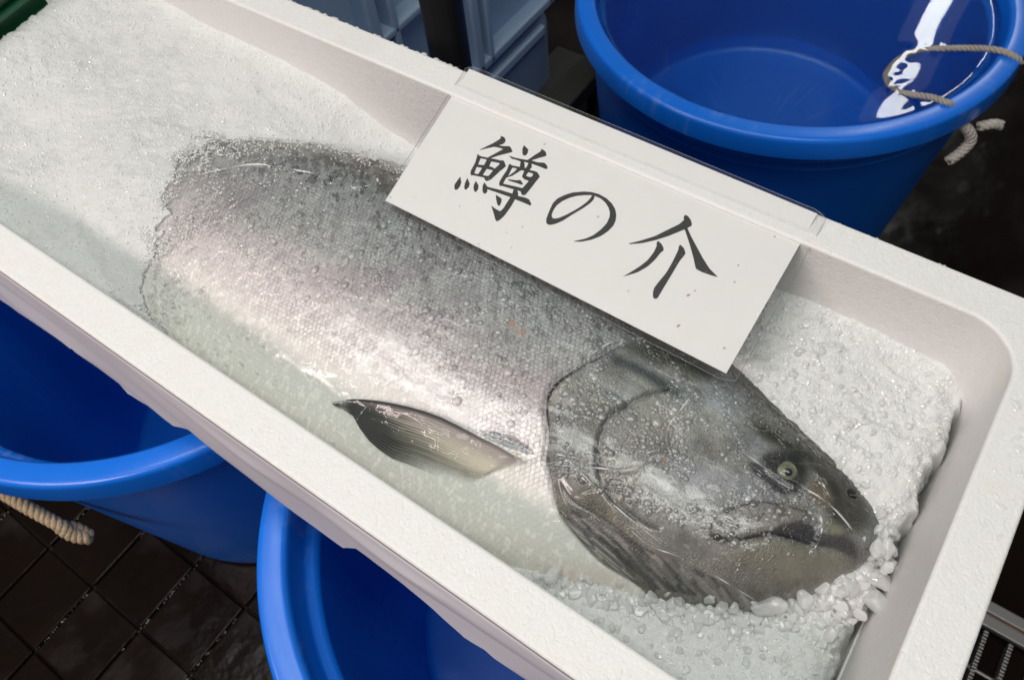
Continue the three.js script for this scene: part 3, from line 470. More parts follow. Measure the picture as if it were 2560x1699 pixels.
segs.forEach((s) => { for (let i = Math.floor((Math.min(s[0], s[2]) - 0.006) / CELL); i <= Math.floor((Math.max(s[0], s[2]) + 0.006) / CELL); i++) for (let j = Math.floor((Math.min(s[1], s[3]) - 0.006) / CELL); j <= Math.floor((Math.max(s[1], s[3]) + 0.006) / CELL); j++) { const k = i * 1000 + j; if (!buckets.has(k)) buckets.set(k, []); buckets.get(k).push(s); } });
function ridge(x, z) {
  let h = 0;
  for (const [x0, z0, x1, z1, a, w] of buckets.get(Math.floor(x / CELL) * 1000 + Math.floor(z / CELL)) ?? []) {
    const L2 = (x1 - x0) ** 2 + (z1 - z0) ** 2, t = clamp(((x - x0) * (x1 - x0) + (z - z0) * (z1 - z0)) / L2), d = Math.hypot(x - x0 - t * (x1 - x0), z - z0 - t * (z1 - z0));
    h = Math.max(h, a * Math.max(0, 1 - d / (w * 2)) ** 1.3 + a * 0.25 * Math.exp(-((d / (w * 5)) ** 2)));
  }
  return h;
}
const filmY = (x, z) => {
  const n = fbm((x + z * 0.6) * 38, (z - x * 0.2) * 60, 3, 301), fold = Math.abs(fbm((x - z) * 24, (z + x * 0.4) * 50, 3, 311) - 0.5);
  return fishY(x, z) + 0.0035 + 0.0007 * fbm((x - z * 0.3) * 150, (z + x * 0.2) * 190, 2, 331) + 0.0014 * n + 0.0016 * Math.max(0, 0.05 - fold) * 20 * smooth(0.3, 0.7, fbm(x * 20, z * 20, 2, 321)) + ridge(x, z);
};
const film = phys({ color: 0xffffff, transmission: 1, thickness: 0, roughness: 0.06, ior: 1.4, specularIntensity: 0.62 });
const wrap = thing('plastic_film', 'clear crinkled plastic film spread over the salmon', 'plastic film');
put('sheet', grid(760, 320, (u, v) => {
  const x = lerp(-0.66, -0.045, u), a = curve(fishBack, x), b = curve(fishBelly, x), z = (a + b) / 2 + ((b - a) / 2) * 0.985 * Math.sin((v - 0.5) * Math.PI);
  return [x, filmY(x, z), z, x, -z];
}), film, wrap);
{
  const mouthArea = pairs(mouthDark), jawArea = pairs(jawBone), chinArea = pairs(lowerJaw), N = 10500, half = new THREE.SphereGeometry(1, 14, 7, 0, 7, 0, 1.6), drop = phys({ color: 0xffffff, roughness: 0.03, clearcoat: 1, clearcoatRoughness: 0.02, ior: 1.5 });
  const m = new THREE.InstancedMesh(half, drop, N), M = new THREE.Matrix4(), q = new THREE.Quaternion(), s = new THREE.Vector3(), p = new THREE.Vector3(), up = new THREE.Vector3(0, 1, 0), nn = new THREE.Vector3(), tone = new THREE.Color();
  const seen = skinMap.image.data, lin = (v) => { v /= 255; return v <= 0.04045 ? v / 12.92 : ((v + 0.055) / 1.055) ** 2.4; };
  for (let n = 0; n < N;) {
    const headward = n < N * 0.6, x = headward ? -0.265 + rnd() * 0.21 : -0.6 + rnd() * 0.36, a = curve(fishBack, x), b = curve(fishBelly, x), t = headward ? -0.66 + rnd() * 1.2 : -0.75 + rnd() * 1.2, z = (a + b) / 2 + ((b - a) / 2) * t;
    const on = x > gillX(z), thick = fbm(x * 48, z * 48, 3, 401), [ex, ez] = eyePlace;
    if (headward !== on || rnd() > smooth(0.36, 0.6, thick) * (on ? 1 : 0.8) || Math.hypot(x - ex, z - ez) < 0.013 || x > -0.075 || inside(mouthArea, x, z) || (rnd() < 0.85 && inside(jawArea, x, z)) || (rnd() < 0.92 && inside(chinArea, x, z))) continue;
    const r = 0.0004 + 0.0004 * rnd() + 0.0012 * rnd() ** 5 + (rnd() < 0.026 ? 0.0009 + 0.0013 * rnd() : 0), y = skinY(x, z), h = 0.0006, o = ((clamp(Math.round(((z - TZ) / TH) * PH), 0, PH - 1)) * PW + clamp(Math.round(((x - TX) / TW) * PW), 0, PW - 1)) * 4;
    nn.set(-(skinY(x + h, z) - y) / h, 1, -(skinY(x, z + h) - y) / h).normalize();
    M.compose(p.set(x, y, z), q.setFromUnitVectors(up, nn), s.set(r * (0.85 + 0.3 * rnd()), r * 0.55, r * (0.85 + 0.3 * rnd()))); m.setMatrixAt(n, M);
    m.setColorAt(n++, tone.setRGB(lin(seen[o]) * 0.92 + 0.004, lin(seen[o + 1]) * 0.92 + 0.005, lin(seen[o + 2]) * 0.92 + 0.006));
  }
  const fold = phys({ color: rgb(.85, .86, .87), roughness: 0.1, transmission: 0.42, thickness: 0, ior: 1.5, clearcoat: 1, clearcoatRoughness: 0.06 });  // pale colour for the added glint strips
  for (const [f, h, w] of creases) {                                 // pale strips added on the crests, standing in for the crease glints
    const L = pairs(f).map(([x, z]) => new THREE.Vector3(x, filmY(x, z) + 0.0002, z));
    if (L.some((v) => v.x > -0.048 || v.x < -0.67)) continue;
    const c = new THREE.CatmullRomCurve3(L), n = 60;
    put('crease_glint', grid(n, 6, (u, v) => { const q = c.getPointAt(u), d = c.getTangentAt(u), k = w * 0.7 * Math.sin(Math.PI * u) ** 0.6 * (0.05 + 1.1 * smooth(0.32, 0.75, noise(u * 11 + h * 9000, 2, 5))), a = (v - 0.5) * Math.PI; return [q.x - d.z * k * Math.sin(a), q.y + k * Math.cos(a) * 0.9 - 0.0002, q.z + d.x * k * Math.sin(a)]; }), fold, wrap);
  }
  m.name = 'water_drop'; tag(m, null, null, null, 'stuff'); wrap.add(m);
}

// ---------------------------------------------------------------- name card
const C = (f) => pairs(f);                                           // card metres: from cardX along x, and up the card from its near edge
const slope = Math.atan2(cardFarY - cardNearY, -(cardFarZ - cardNearZ));
const strokes = [
  // first sign, the fish part
  [.0641, .0989, .067, .0991, .0695, .0975, .0703, .0948, .0694, .0929, .0675, .091, .0706, .0916, .0754, .0938, .0773, .0931, .0804, .0907, .0798, .0897, .0766, .0868, .0717, .0822, .0681, .0781, .0656, .0775, .0688, .083, .0725, .0896, .0688, .0891, .0647, .0882, .061, .0851, .0563, .0809, .0559, .0811, .0584, .0848, .0624, .0909, .0651, .0964],
  [.0566, .0771, .0597, .0763, .068, .0782, .076, .0799, .078, .0808, .0794, .0804, .0831, .0773, .0823, .0747, .0811, .0705, .0791, .0624, .0774, .0599, .0755, .0597, .0735, .0614, .068, .0603, .064, .0593, .0634, .0585, .0619, .0592, .0604, .0621, .0594, .0695, .0575, .0748],
  [.0559, .054, .0597, .0499, .0607, .0464, .0605, .0434, .059, .0423, .0574, .0436, .0559, .0462, .0558, .0501], [.0617, .0553, .0663, .0519, .0673, .0491, .0668, .0464, .0655, .0461, .0641, .0475, .0625, .051], [.0691, .0561, .0733, .0538, .0749, .051, .0749, .0479, .0731, .0481, .0711, .05, .0699, .0524],
  [.0759, .058, .0802, .0557, .0862, .0569, .0932, .0582, .1009, .0592, .0997, .0626, .1027, .0632, .1046, .0615, .1057, .0594, .112, .0607, .1148, .0606, .1187, .058, .1187, .0565, .1126, .0564, .1054, .056, .1061, .0487, .1059, .0406, .1049, .0363, .1037, .034, .1019, .0345, .0967, .0394, .0922, .0433, .0969, .0424, .101, .0422, .1017, .0454, .1015, .0506, .1013, .056, .0951, .0553, .0877, .0546, .0814, .0539, .0826, .0521, .0822, .0498, .0806, .0497, .0788, .0512, .0765, .0548],
  [.09, .0528, .0956, .052, .0971, .0501, .098, .0468, .0974, .0455, .0958, .0463, .0925, .0496],
  // first sign, the right part
  [.0852, .0995, .0905, .0975, .0917, .0948, .0916, .0923, .0905, .0915, .0887, .0921, .0861, .0958], [.0994, .1024, .103, .1019, .1052, .1002, .106, .0985, .1019, .0945, .0979, .0903, .1031, .0908, .1079, .0928, .1108, .0918, .1129, .0898, .1123, .0885, .1069, .0884, .0995, .0879, .1015, .0855, .1013, .0824, .1047, .0832, .1076, .0834, .1116, .0809, .1113, .0771, .1109, .0693, .1104, .0632, .1092, .0616, .1078, .0616, .1054, .0636, .1002, .0628, .0895, .0612, .0888, .0605, .0872, .0615, .0862, .0637, .0857, .0695, .0856, .0748, .0842, .0804, .0872, .0801, .0931, .0814, .091, .0859, .0865, .0856, .0834, .085, .08, .0863, .0856, .0869, .0929, .0886, .0952, .0894, .0978, .0958, .1, .1002],
];
const holes = [
  [.061, .0748, .0662, .0759, .067, .0707, .0624, .0691], [.0703, .076, .0769, .0776, .0775, .0764, .0762, .0715, .0747, .072, .0712, .0717], [.0626, .0669, .0671, .068, .0674, .0619, .0642, .0612], [.0708, .0689, .0761, .0699, .0757, .0641, .0711, .0627],
  [.0882, .0785, .0922, .0793, .0916, .0759, .0894, .0704], [.0889, .0689, .0923, .0724, .0955, .0793, .098, .0802, .0993, .0749, .1019, .0738, .1061, .074, .1052, .0665, .0995, .0655, .0896, .0633],
  [.1015, .0804, .1056, .0809, .1063, .0789, .1052, .0772, .1016, .0769], [.0935, .0868, .0973, .0874, .0979, .0838, .0972, .0819, .0956, .0845],
];
const innerStrokes = [[.0907, .0683, .0975, .0704, .0998, .0719, .1036, .0698, .1029, .0688, .0982, .0684, .0926, .0676]];
const no1 = [[.1548, .084, .1569, .0846, .1577, .0818, .1573, .0788, .1549, .0726, .1504, .064, .1469, .0565, .1437, .0521, .1412, .0498, .1392, .0489, .1371, .0495, .1354, .0522, .1344, .0559, .1334, .0608, .1326, .0658, .1335, .0706, .1366, .0753, .1407, .0799, .1478, .0843, .1531, .0864, .159, .0873, .1654, .0867, .1709, .0848, .1755, .0818, .1786, .0781, .1807, .0736, .1813, .0693, .1803, .064, .1778, .0582, .1733, .0525, .1681, .0481, .165, .0464, .1626, .0456, .1651, .0478, .1692, .0515, .1727, .0563, .1751, .0627, .1762, .0689, .1754, .074, .1738, .0775, .1709, .0806, .1668, .0832, .1621, .0847, .1573, .0847, .1541, .0841, .1494, .0817, .1447, .0786, .1407, .0745, .1378, .0702, .1361, .0654, .1361, .0607, .137, .0569, .1385, .0552, .1405, .0551, .1432, .0572, .1467, .0621, .1499, .0674, .1528, .0733, .1546, .0785, .1551, .082]];
const kai = [
  [.2214, .0995, .2239, .0994, .2269, .0976, .2289, .0954, .2295, .0938, .2278, .0909, .2333, .0862, .2404, .0808, .2488, .0745, .2557, .07, .2635, .0669, .2591, .0661, .2527, .0654, .2477, .0658, .2422, .0727, .2357, .08, .2267, .0893, .2233, .0847, .2192, .0793, .2129, .0725, .2062, .0664, .1988, .0616, .1983, .0621, .2042, .0675, .2114, .0753, .2167, .0838, .2216, .0914, .2228, .0956, .2214, .0976],
  [.2151, .073, .218, .072, .2207, .0701, .222, .0681, .221, .0657, .2203, .0592, .2185, .0524, .2145, .0451, .2074, .0375, .2104, .0431, .2139, .0503, .2161, .0565, .2168, .0638, .2161, .0694, .2149, .0709], [.2298, .0773, .2332, .076, .2361, .073, .2361, .0711, .2355, .0666, .2356, .0571, .2357, .0484, .2359, .0381, .236, .0345, .2348, .0333, .2334, .0334, .2317, .0358, .2303, .0398, .2306, .0441, .2319, .0537, .2316, .0635, .2306, .0731, .2296, .0758],
];
const redSpecks = [.2822, .1113, .2711, .081, .2528, .046, .2577, .0234];
const paperOutline = C([.014, .0098, .0063, .1133, .0034, .1385, .2999, .1341, .2995, .0088]), cardLength = Math.hypot(cardFarY - cardNearY, cardFarZ - cardNearZ);
{
  const t = thing('name_card', 'white laminated card with three black brush-written signs, laid over the fish and the far rim', 'sign', [cardX, cardNearY, cardNearZ]);
  t.rotation.x = slope;                                              // card space: x along the box, -z up the card
  const CW = 1408, CH = 704, cx0 = -0.02, cx1 = 0.33, cv0 = -0.02, cv1 = 0.155, q = ([x, v]) => [((x - cx0) / (cx1 - cx0)) * CW, (1 - (v - cv0) / (cv1 - cv0)) * CH];
  const cv = document.createElement('canvas'); cv.width = CW; cv.height = CH;
  const g = cv.getContext('2d'), im = g.createImageData(CW, CH);
  for (let j = 0, n = 0; j < CH; j++) for (let i = 0; i < CW; i++, n += 4) { const v = 0.765 + 0.025 * fbm(i / 60, j / 60, 3, 500) + 0.012 * hash(i, j, 3); im.data[n] = toS(v * 1.0); im.data[n + 1] = toS(v * 0.995); im.data[n + 2] = toS(v * 0.975); im.data[n + 3] = 255; }
  g.putImageData(im, 0, 0);
  const blob = (f, c) => { const p = C(f).map(q); g.fillStyle = c; g.beginPath(); const m = (a, b) => [(a[0] + b[0]) / 2, (a[1] + b[1]) / 2]; p.forEach((v, i) => { const w = p[(i + 1) % p.length], k = m(v, w); if (i === 0) g.moveTo(...m(p[p.length - 1], v)); g.lineTo(lerp(v[0], m(p[(i || p.length) - 1], v)[0], 0.25), lerp(v[1], m(p[(i || p.length) - 1], v)[1], 0.25)); g.quadraticCurveTo(v[0], v[1], lerp(v[0], k[0], 0.25), lerp(v[1], k[1], 0.25)); }); g.closePath(); g.fill('evenodd'); };
  const ink = css(.008, .008, .008), white = css(.777, .773, .757);
  strokes.forEach((f) => blob(f, ink)); holes.forEach((f) => blob(f, white)); innerStrokes.forEach((f) => blob(f, ink)); no1.forEach((f) => blob(f, css(.01, .01, .01))); kai.forEach((f) => blob(f, ink));
  C(redSpecks).map(q).forEach(([x, y], k) => { g.fillStyle = css(.42, .12, .07, .7); g.beginPath(); g.ellipse(x, y, 2.2 + (k > 1), 3.2 + 2.5 * (k > 1), 0.5, 0, 7); g.fill(); });
  for (let k = 0; k < 40; k++) { g.fillStyle = css(.25, .24, .22, 0.25 + 0.3 * rnd()); g.beginPath(); g.arc(rnd() * CW, rnd() * CH, 1.5 + 3 * rnd(), 0, 7); g.fill(); }
  const map = canvasTexture(cv);
  const bow = (x, v) => 0.0012 * Math.sin((x / 0.3) * 2.6) * (1 - v / 0.16) - 0.0008;
  const sheet = (outline, y, n, r) => {                              // a thin sheet over a four-sided outline: near left, far left, far right, near right
    const [a, b, c, d] = outline, f = (u, v) => [lerp(lerp(a[0], d[0], u), lerp(b[0], c[0], u), v), lerp(lerp(a[1], d[1], u), lerp(b[1], c[1], u), v)];
    return grid(n, Math.ceil(n / 2), (u, v) => {
      let [x, s] = f(u, v);
      if (r) { const e = 0.006, m = Math.min(u, 1 - u) * 0.3, k = Math.min(v, 1 - v) * 0.15; if (m < e && k < e) { const w = Math.hypot(e - m, e - k); if (w > e) { const p = e / w; x += (u < 0.5 ? 1 : -1) * (e - m) * (1 - p); s += (v < 0.5 ? 1 : -1) * (e - k) * (1 - p); } } }
      return [x, y + bow(x, s), -s, (x - cx0) / (cx1 - cx0), (s - cv0) / (cv1 - cv0)];
    });
  };
  const P = [paperOutline[0], [paperOutline[2][0], paperOutline[2][1] + 0.0045], [paperOutline[3][0] - 0.001, paperOutline[3][1] + 0.0055], paperOutline[4]];
  const under = sheet(P, -0.0003, 60);
  under.setIndex([...under.index.array].reverse());
  put('paper', mergeGeometries([sheet(P, 0, 60), under]), std({ map, roughness: 0.55 }), t);
  const m = 0.0075, Lm = [[P[0][0] - 0.003, P[0][1] - 0.0052], [P[1][0] - 0.003, P[1][1] + m - 0.0045], [P[2][0] + m * 0.9, P[2][1] + m - 0.0055], [P[3][0] + m, P[3][1] - 0.0052]];
  put('laminate', sheet(Lm, 0.0006, 120, true), phys({ color: rgb(.97, .97, .97), transmission: 0.975, thickness: 0, roughness: 0.05, ior: 1.5, specularIntensity: 1 }), t);
  { const e = []; for (const [u0, v0, u1, v1] of [[0, 0, 1, 0], [1, 0, 1, 1], [1, 1, 0, 1], [0, 1, 0, 0]]) for (let k = 0.03; k <= 0.971; k += 0.0188) { const u = lerp(u0, u1, k), v = lerp(v0, v1, k), x = lerp(lerp(Lm[0][0], Lm[3][0], u), lerp(Lm[1][0], Lm[2][0], u), v), q = lerp(lerp(Lm[0][1], Lm[3][1], u), lerp(Lm[1][1], Lm[2][1], u), v); e.push(new THREE.Vector3(x, 0.0006 + bow(x, q), -q)); }
    put('laminate_edge', new THREE.TubeGeometry(new THREE.CatmullRomCurve3(e, true), 320, 0.0002, 6, true), phys({ color: rgb(.6, .62, .64), roughness: 0.25, transmission: 0.8 }), t); }
  const N = 3800, drops = new THREE.InstancedMesh(new THREE.SphereGeometry(1, 8, 4, 0, 7, 0, 1.6), phys({ color: 0xffffff, transmission: 1, thickness: 0, roughness: 0.02, ior: 1.5 }), N), M = new THREE.Matrix4();
  for (let n = 0; n < N;) { const x = -0.01 + rnd() * 0.32, s = -0.008 + rnd() * 0.15; if (rnd() > smooth(0.36, 0.6, fbm(x * 30, s * 30, 3, 77)) + 0.15) continue; const r = 0.00018 + 0.0003 * rnd() ** 2; M.makeScale(r, r * 0.7, r).setPosition(x, 0.0007 + bow(x, s), -s); drops.setMatrixAt(n++, M); }
  drops.name = 'fine_droplet'; tag(drops, null, null, null, 'stuff'); t.add(drops);
}

// ---------------------------------------------------------------- blue buckets
const bluePlastic = (() => {
  const scuff = pixelsTexture(640, 320, (u, v) => { const a = fbm(u * 26, v * 13, 5, 600), b = fbm(u * 300, v * 20, 3, 610), s = 1.0 * smooth(0.55, 0.8, a) * smooth(0.45, 0.75, b), h = smooth(0.62, 0.9, fbm(u * 9, v * 6, 4, 620)); return [lerp(.005, .2, s * 0.4 + 0.05 * h), lerp(.165, .3, s * 0.4 + 0.05 * h), lerp(.76, .7, s * 0.4 + 0.05 * h)]; }, true);
  const rough = pixelsTexture(256, 128, (u, v) => 0.22 + 0.3 * fbm(u * 24, v * 12, 5, 630) ** 1.5);
  return phys({ map: scuff, roughnessMap: rough, roughness: 1, specularIntensity: 0.9, clearcoat: 0.2, clearcoatRoughness: 0.2 });
})();
const BH = 0.445;                                                    // rim height over the floor
const bucketShape = (() => {
  const p = [[0.001, .006], [.205, .006], [.214, .014], [.236, .39], [.2365, .4035], [.2455, .4075], [.2475, .413], [.2497, .4385], [.2515, .443], [.255, BH], [.269, BH], [.2735, .4435], [.2755, .439], [.277, .418], [.2755, .4155], [.273, .418], [.2555, .419], [.254, .41], [.2535, .392], [.2548, .3895], [.2535, .387], [.253, .379], [.2543, .3765], [.253, .374], [.219, .012], [.215, .003], [.207, 0], [.001, 0]];
  const v = [];
  for (const [r, y] of p) v.push(new THREE.Vector2(r, y));
  const dense = [];
  for (let i = 0; i < v.length - 1; i++) { const n = v[i].distanceTo(v[i + 1]) > 0.05 ? 12 : 2; for (let k = 0; k < n; k++) dense.push(v[i].clone().lerp(v[i + 1], k / n)); }
  dense.push(v[v.length - 1]);
  return mergeVertices(new THREE.LatheGeometry(dense.reverse(), 220));
})();

function ropeGeometry(pts, r = 0.0044) {
  const c = new THREE.CatmullRomCurve3(pts.map((p) => new THREE.Vector3(...p))), L = c.getLength(), n = Math.max(30, Math.round(L / 0.0012)), f = c.computeFrenetFrames(n), strands = [];
  for (let s = 0; s < 3; s++) {
    const q = [];
    for (let i = 0; i <= n; i++) { const a = (i / n) * (L / 0.017) * 2 * Math.PI + (s * 2 * Math.PI) / 3, p = c.getPointAt(i / n); p.addScaledVector(f.normals[i], Math.cos(a) * r * 0.5).addScaledVector(f.binormals[i], Math.sin(a) * r * 0.5); q.push(p); }
    strands.push(new THREE.TubeGeometry(new THREE.CatmullRomCurve3(q), n, r * 0.6, 8));
  }
  return mergeGeometries(strands);
}
const ropeBump = pixelsTexture(256, 64, (u, v) => fbm(u * 120, v * 9, 3, 640));
const ropeMat = (c) => std({ color: c, roughness: 0.85, bumpMap: ropeBump, bumpScale: 0.0012 });
function makeBucket(label, at) { const b = thing('blue_bucket', label, 'bucket', at, 'blue plastic buckets around the foam box'); put('shell', bucketShape, bluePlastic, b); return b; }
const FLOOR = -0.62;
const bucketLeft = makeBucket('blue plastic bucket under the box at left, a frayed rope knot on its outside', [-0.768, FLOOR, -0.128]);
const bucketMiddle = makeBucket('blue plastic bucket standing nearest, lowest in the photo, scuffed wide rim', [-0.2205, FLOOR, -0.1405]);
const bucketFar = makeBucket('blue plastic bucket brimful of water beyond the far side of the box', [-0.3637, FLOOR, -0.8535]);
bucketFar.scale.set(0.992, 0.966, 0.992);
// water
const WL = -0.207, ropeFlat = [-.0912, -.197, -.8452, -.0968, -.19, -.8413, -.1101, -.187, -.8413, -.1271, -.19, -.8435, -.1486, -.201, -.8497, -.1679, -.2045, -.8435, -.1852, -.208, -.8375, -.1978, -.214, -.8304, -.2088, -.217, -.8138, -.2131, -.217, -.7918, -.2124, -.216, -.7747, -.2038, -.214, -.761, -.191, -.2095, -.7519, -.1741, -.204, -.748, -.1556, -.195, -.7418, -.1389, -.188, -.7324, -.1314, -.194, -.7374], ropeA = [];
for (let i = 0; i < ropeFlat.length; i += 3) ropeA.push(ropeFlat.slice(i, i + 3));
const ropeNear = (x, z) => { let d = 9; for (const [a, , b] of ropeA) d = Math.min(d, Math.hypot(a - x, b - z)); return d; };
const water = phys({ color: 0xffffff, transmission: 1, thickness: 0.3, roughness: 0.01, ior: 1.33, attenuationColor: rgb(.55, .8, .86), attenuationDistance: 1.5 });
function pool(label, cx, cz, y, r, ripple, mat = water, deep = 0) {
  const top = grid(120, 180, (u, v) => { const a = v * 2 * Math.PI, x = cx + Math.cos(a) * r * u, z = cz + Math.sin(a) * r * u; return [x, y + (ripple ? ripple(x, z, u) : 0), z]; });
  const parts = [top];
  if (deep) parts.push(grid(60, 180, (u, v) => { const a = v * 2 * Math.PI, k = u < 0.5 ? u * 2 : 1, rr = u < 0.5 ? lerp(r, r - deep * 0.062, k) : lerp(r - deep * 0.062, 0, (u - 0.5) * 2); const x = cx + Math.cos(a) * rr, z = cz + Math.sin(a) * rr; return [x, (u < 0.5 ? lerp(y, y - deep, k) : y - deep) + (u === 0 && ripple ? ripple(x, z, 1) : 0), z]; }));
  const m = put('bucket_water', mergeVertices(mergeGeometries(parts), 1e-6), mat); m.geometry.computeVertexNormals(); return tag(m, label, 'water');
}
const rippleFar = (x, z, u) => 0.0018 * Math.exp(-((1 - u) * 0.24) / 0.0022) + 0.00045 * Math.exp(-((ropeNear(x, z) / 0.012) ** 2)) + 0.00035 * (fbm(x * 9, z * 9, 2, 700) - 0.5);
pool('clear still water filling the far blue bucket to the brim', bucketFar.position.x, bucketFar.position.z, WL, 0.2415, rippleFar, water, 0.385);
// rope handles
{
  const grey = ropeMat(rgb(.36, .33, .29)), tan = ropeMat(rgb(.5, .38, .24)), inv = (p) => [(p[0] - bucketFar.position.x) / 0.992, (p[1] - FLOOR) / 0.966, (p[2] - bucketFar.position.z) / 0.992];
  put('rope_handle', ropeGeometry(ropeA.map(inv), 0.0036), grey, bucketFar);
  put('rope_knot', mergeGeometries([ropeGeometry([[-.118, -.222, -.752], [-.105, -.232, -.756], [-.098, -.245, -.758], [-.101, -.258, -.752], [-.108, -.268, -.742]].map(inv), 0.006), ropeGeometry([[-.098, -.232, -.768], [-.086, -.228, -.775], [-.078, -.232, -.782]].map(inv), 0.0055)]), ropeMat(rgb(.46, .43, .39)), bucketFar);
  const L = (p) => [p[0] - bucketLeft.position.x, p[1] - FLOOR, p[2] - bucketLeft.position.z], d = [-.7328, .1417, -.7141, .137, -.693, .1343, -.6787, .1323, -.6645, .1302, -.6569, .1306, -.6486, .1243, -.6607, .1259, -.671, .1326];
  const pts = pairs(d).map(([x, z], i) => L([x, -0.235 - 0.012 * i + (i > 6 ? 0.02 * (i - 6) : 0), z]));
  put('rope_knot', mergeGeometries([ropeGeometry(pts.slice(0, 6), 0.0062), ropeGeometry(pts.slice(4), 0.0068)]), tan, bucketLeft);
}

// ---------------------------------------------------------------- floor: dark wet tiles
const wetTile = (() => {
  const col = pixelsTexture(256, 256, (u, v) => { const n = fbm(u * 8, v * 8, 5, 800), p = smooth(0.55, 0.8, fbm(u * 5, v * 5, 5, 810)); return [lerp(.0095, .026, p) * (0.6 + 0.8 * n), lerp(.0055, .02, p) * (0.6 + 0.8 * n), lerp(.0042, .019, p) * (0.6 + 0.8 * n)]; }, true);
  const rough = pixelsTexture(256, 256, (u, v) => 0.2 + 0.4 * smooth(0.4, 0.75, fbm(u * 6, v * 6, 5, 820))), bump = pixelsTexture(256, 256, (u, v) => fbm(u * 30, v * 30, 5, 830));
  return phys({ map: col, roughnessMap: rough, roughness: 1, bumpMap: bump, bumpScale: 0.0008, specularIntensity: 0.28 });
})();
const floor = put('floor', grid(90, 110, (u, v) => { const x = lerp(-5, 4, u), z = lerp(-7, 4, v); return [x, FLOOR - 0.006, z, x * 0.9, z * 0.9]; }), phys({ map: wetTile.map, bumpMap: wetTile.bumpMap, bumpScale: 0.002, roughnessMap: wetTile.roughnessMap, roughness: 1, specularIntensity: 0.2 }));
tag(floor, null, null, null, 'structure');
{
  const P = 0.1, shapes = [0, 1, 2, 3, 4, 5].map((k) => {
    const g = box(P - 0.0034, 0.012, P - 0.0034, 0, 0, 0, 0.0025), p = g.attributes.position, uv = g.attributes.uv, ox = hash(k, 1), oz = hash(k, 2);
    for (let i = 0; i < p.count; i++) uv.setXY(i, ox + p.getX(i) * 2.2, oz + p.getZ(i) * 2.2 + p.getY(i) * 2);
    return g;
  });
  const x0 = -0.6156, z0 = 0.1011;
  for (let i = -6; i <= 10; i++) for (let j = -15; j <= 4; j++) {
    const x = x0 + (i - 0.5) * P, z = z0 + (j + 0.5) * P;
    if (x > -0.3 || z < -0.02) continue;
    const m = put('tile', shapes[Math.floor(hash(i, j, 3) * 6)], wetTile, floor); m.position.set(x, FLOOR - 0.006 + 0.0008 * (hash(i, j, 5) - 0.5), z); m.rotation.set(0.006 * (hash(i, j, 6) - 0.5), 0, 0.006 * (hash(i, j, 7) - 0.5));
  }
  // beads of water standing in the joints
  const N = 520, m = new THREE.InstancedMesh(new THREE.SphereGeometry(1, 8, 5), phys({ color: rgb(.1, .1, .095), roughness: 0.07, clearcoat: 1, clearcoatRoughness: 0.03 }), N), M = new THREE.Matrix4();
  for (let n = 0; n < N;) {
    const k = Math.floor(rnd() * 7) - 4, xj = x0 + k * P, z = 0.02 + rnd() * 0.42, r = 0.0004 + 0.0011 * rnd() ** 2;
    if (fbm(xj * 50, z * 22, 2, 850) < 0.5 || rnd() < 0.2) continue;
    M.makeScale(r, r * 0.8, r).setPosition(xj + 0.0028 * (rnd() - 0.5), FLOOR - 0.0015, z); m.setMatrixAt(n++, M);
  }
  m.name = 'water_bead'; tag(m, null, null, null, 'stuff'); floor.add(m);
}
// ---------------------------------------------------------------- floor drain at the right
{
  const steel = phys({ color: rgb(.42, .4, .39), metalness: 0.85, roughness: 0.42 }), worn = phys({ color: rgb(.5, .28, .2), metalness: 0.6, roughness: 0.4 });
  const d = thing('floor_drain', 'steel floor drain with ribbed bars beside the right end of the box', 'drain', [0.36, FLOOR, -0.1]);
  put('pit', box(0.44, 0.02, 0.64, 0, -0.09, -0.01), std({ color: rgb(.006, .005, .008), roughness: 0.5 }), d);
  put('frame', mergeGeometries([box(0.46, 0.01, 0.0155, 0, 0.008, -0.3255), box(0.46, 0.01, 0.0155, 0, 0.007, -0.3075), box(0.0155, 0.01, 0.6, -0.222, 0.007, 0)]), steel, d);
  put('joint', box(0.46, 0.004, 0.003, 0, 0.006, -0.3165), worn, d);
  const bar = []; for (let k = 0; k < 130; k++) bar.push(box(0.006, 0.006, 0.0034, 0, 0.004 + 0.0008 * (k % 2), -0.296 + k * 0.0044, 0.0012));
  bar.push(box(0.0042, 0.03, 0.59, 0, -0.012, 0)); const barShape = mergeGeometries(bar);
  for (let k = 0; k < 14; k++) put('bar', barShape, steel, d).position.x = -0.17 + k * 0.0285;
  for (let k = 0; k < 6; k++) put('cross_rod', new THREE.CylinderGeometry(0.003, 0.003, 0.42, 8).rotateZ(Math.PI / 2).translate(0, -0.008, -0.25 + k * 0.1), steel, d);
}
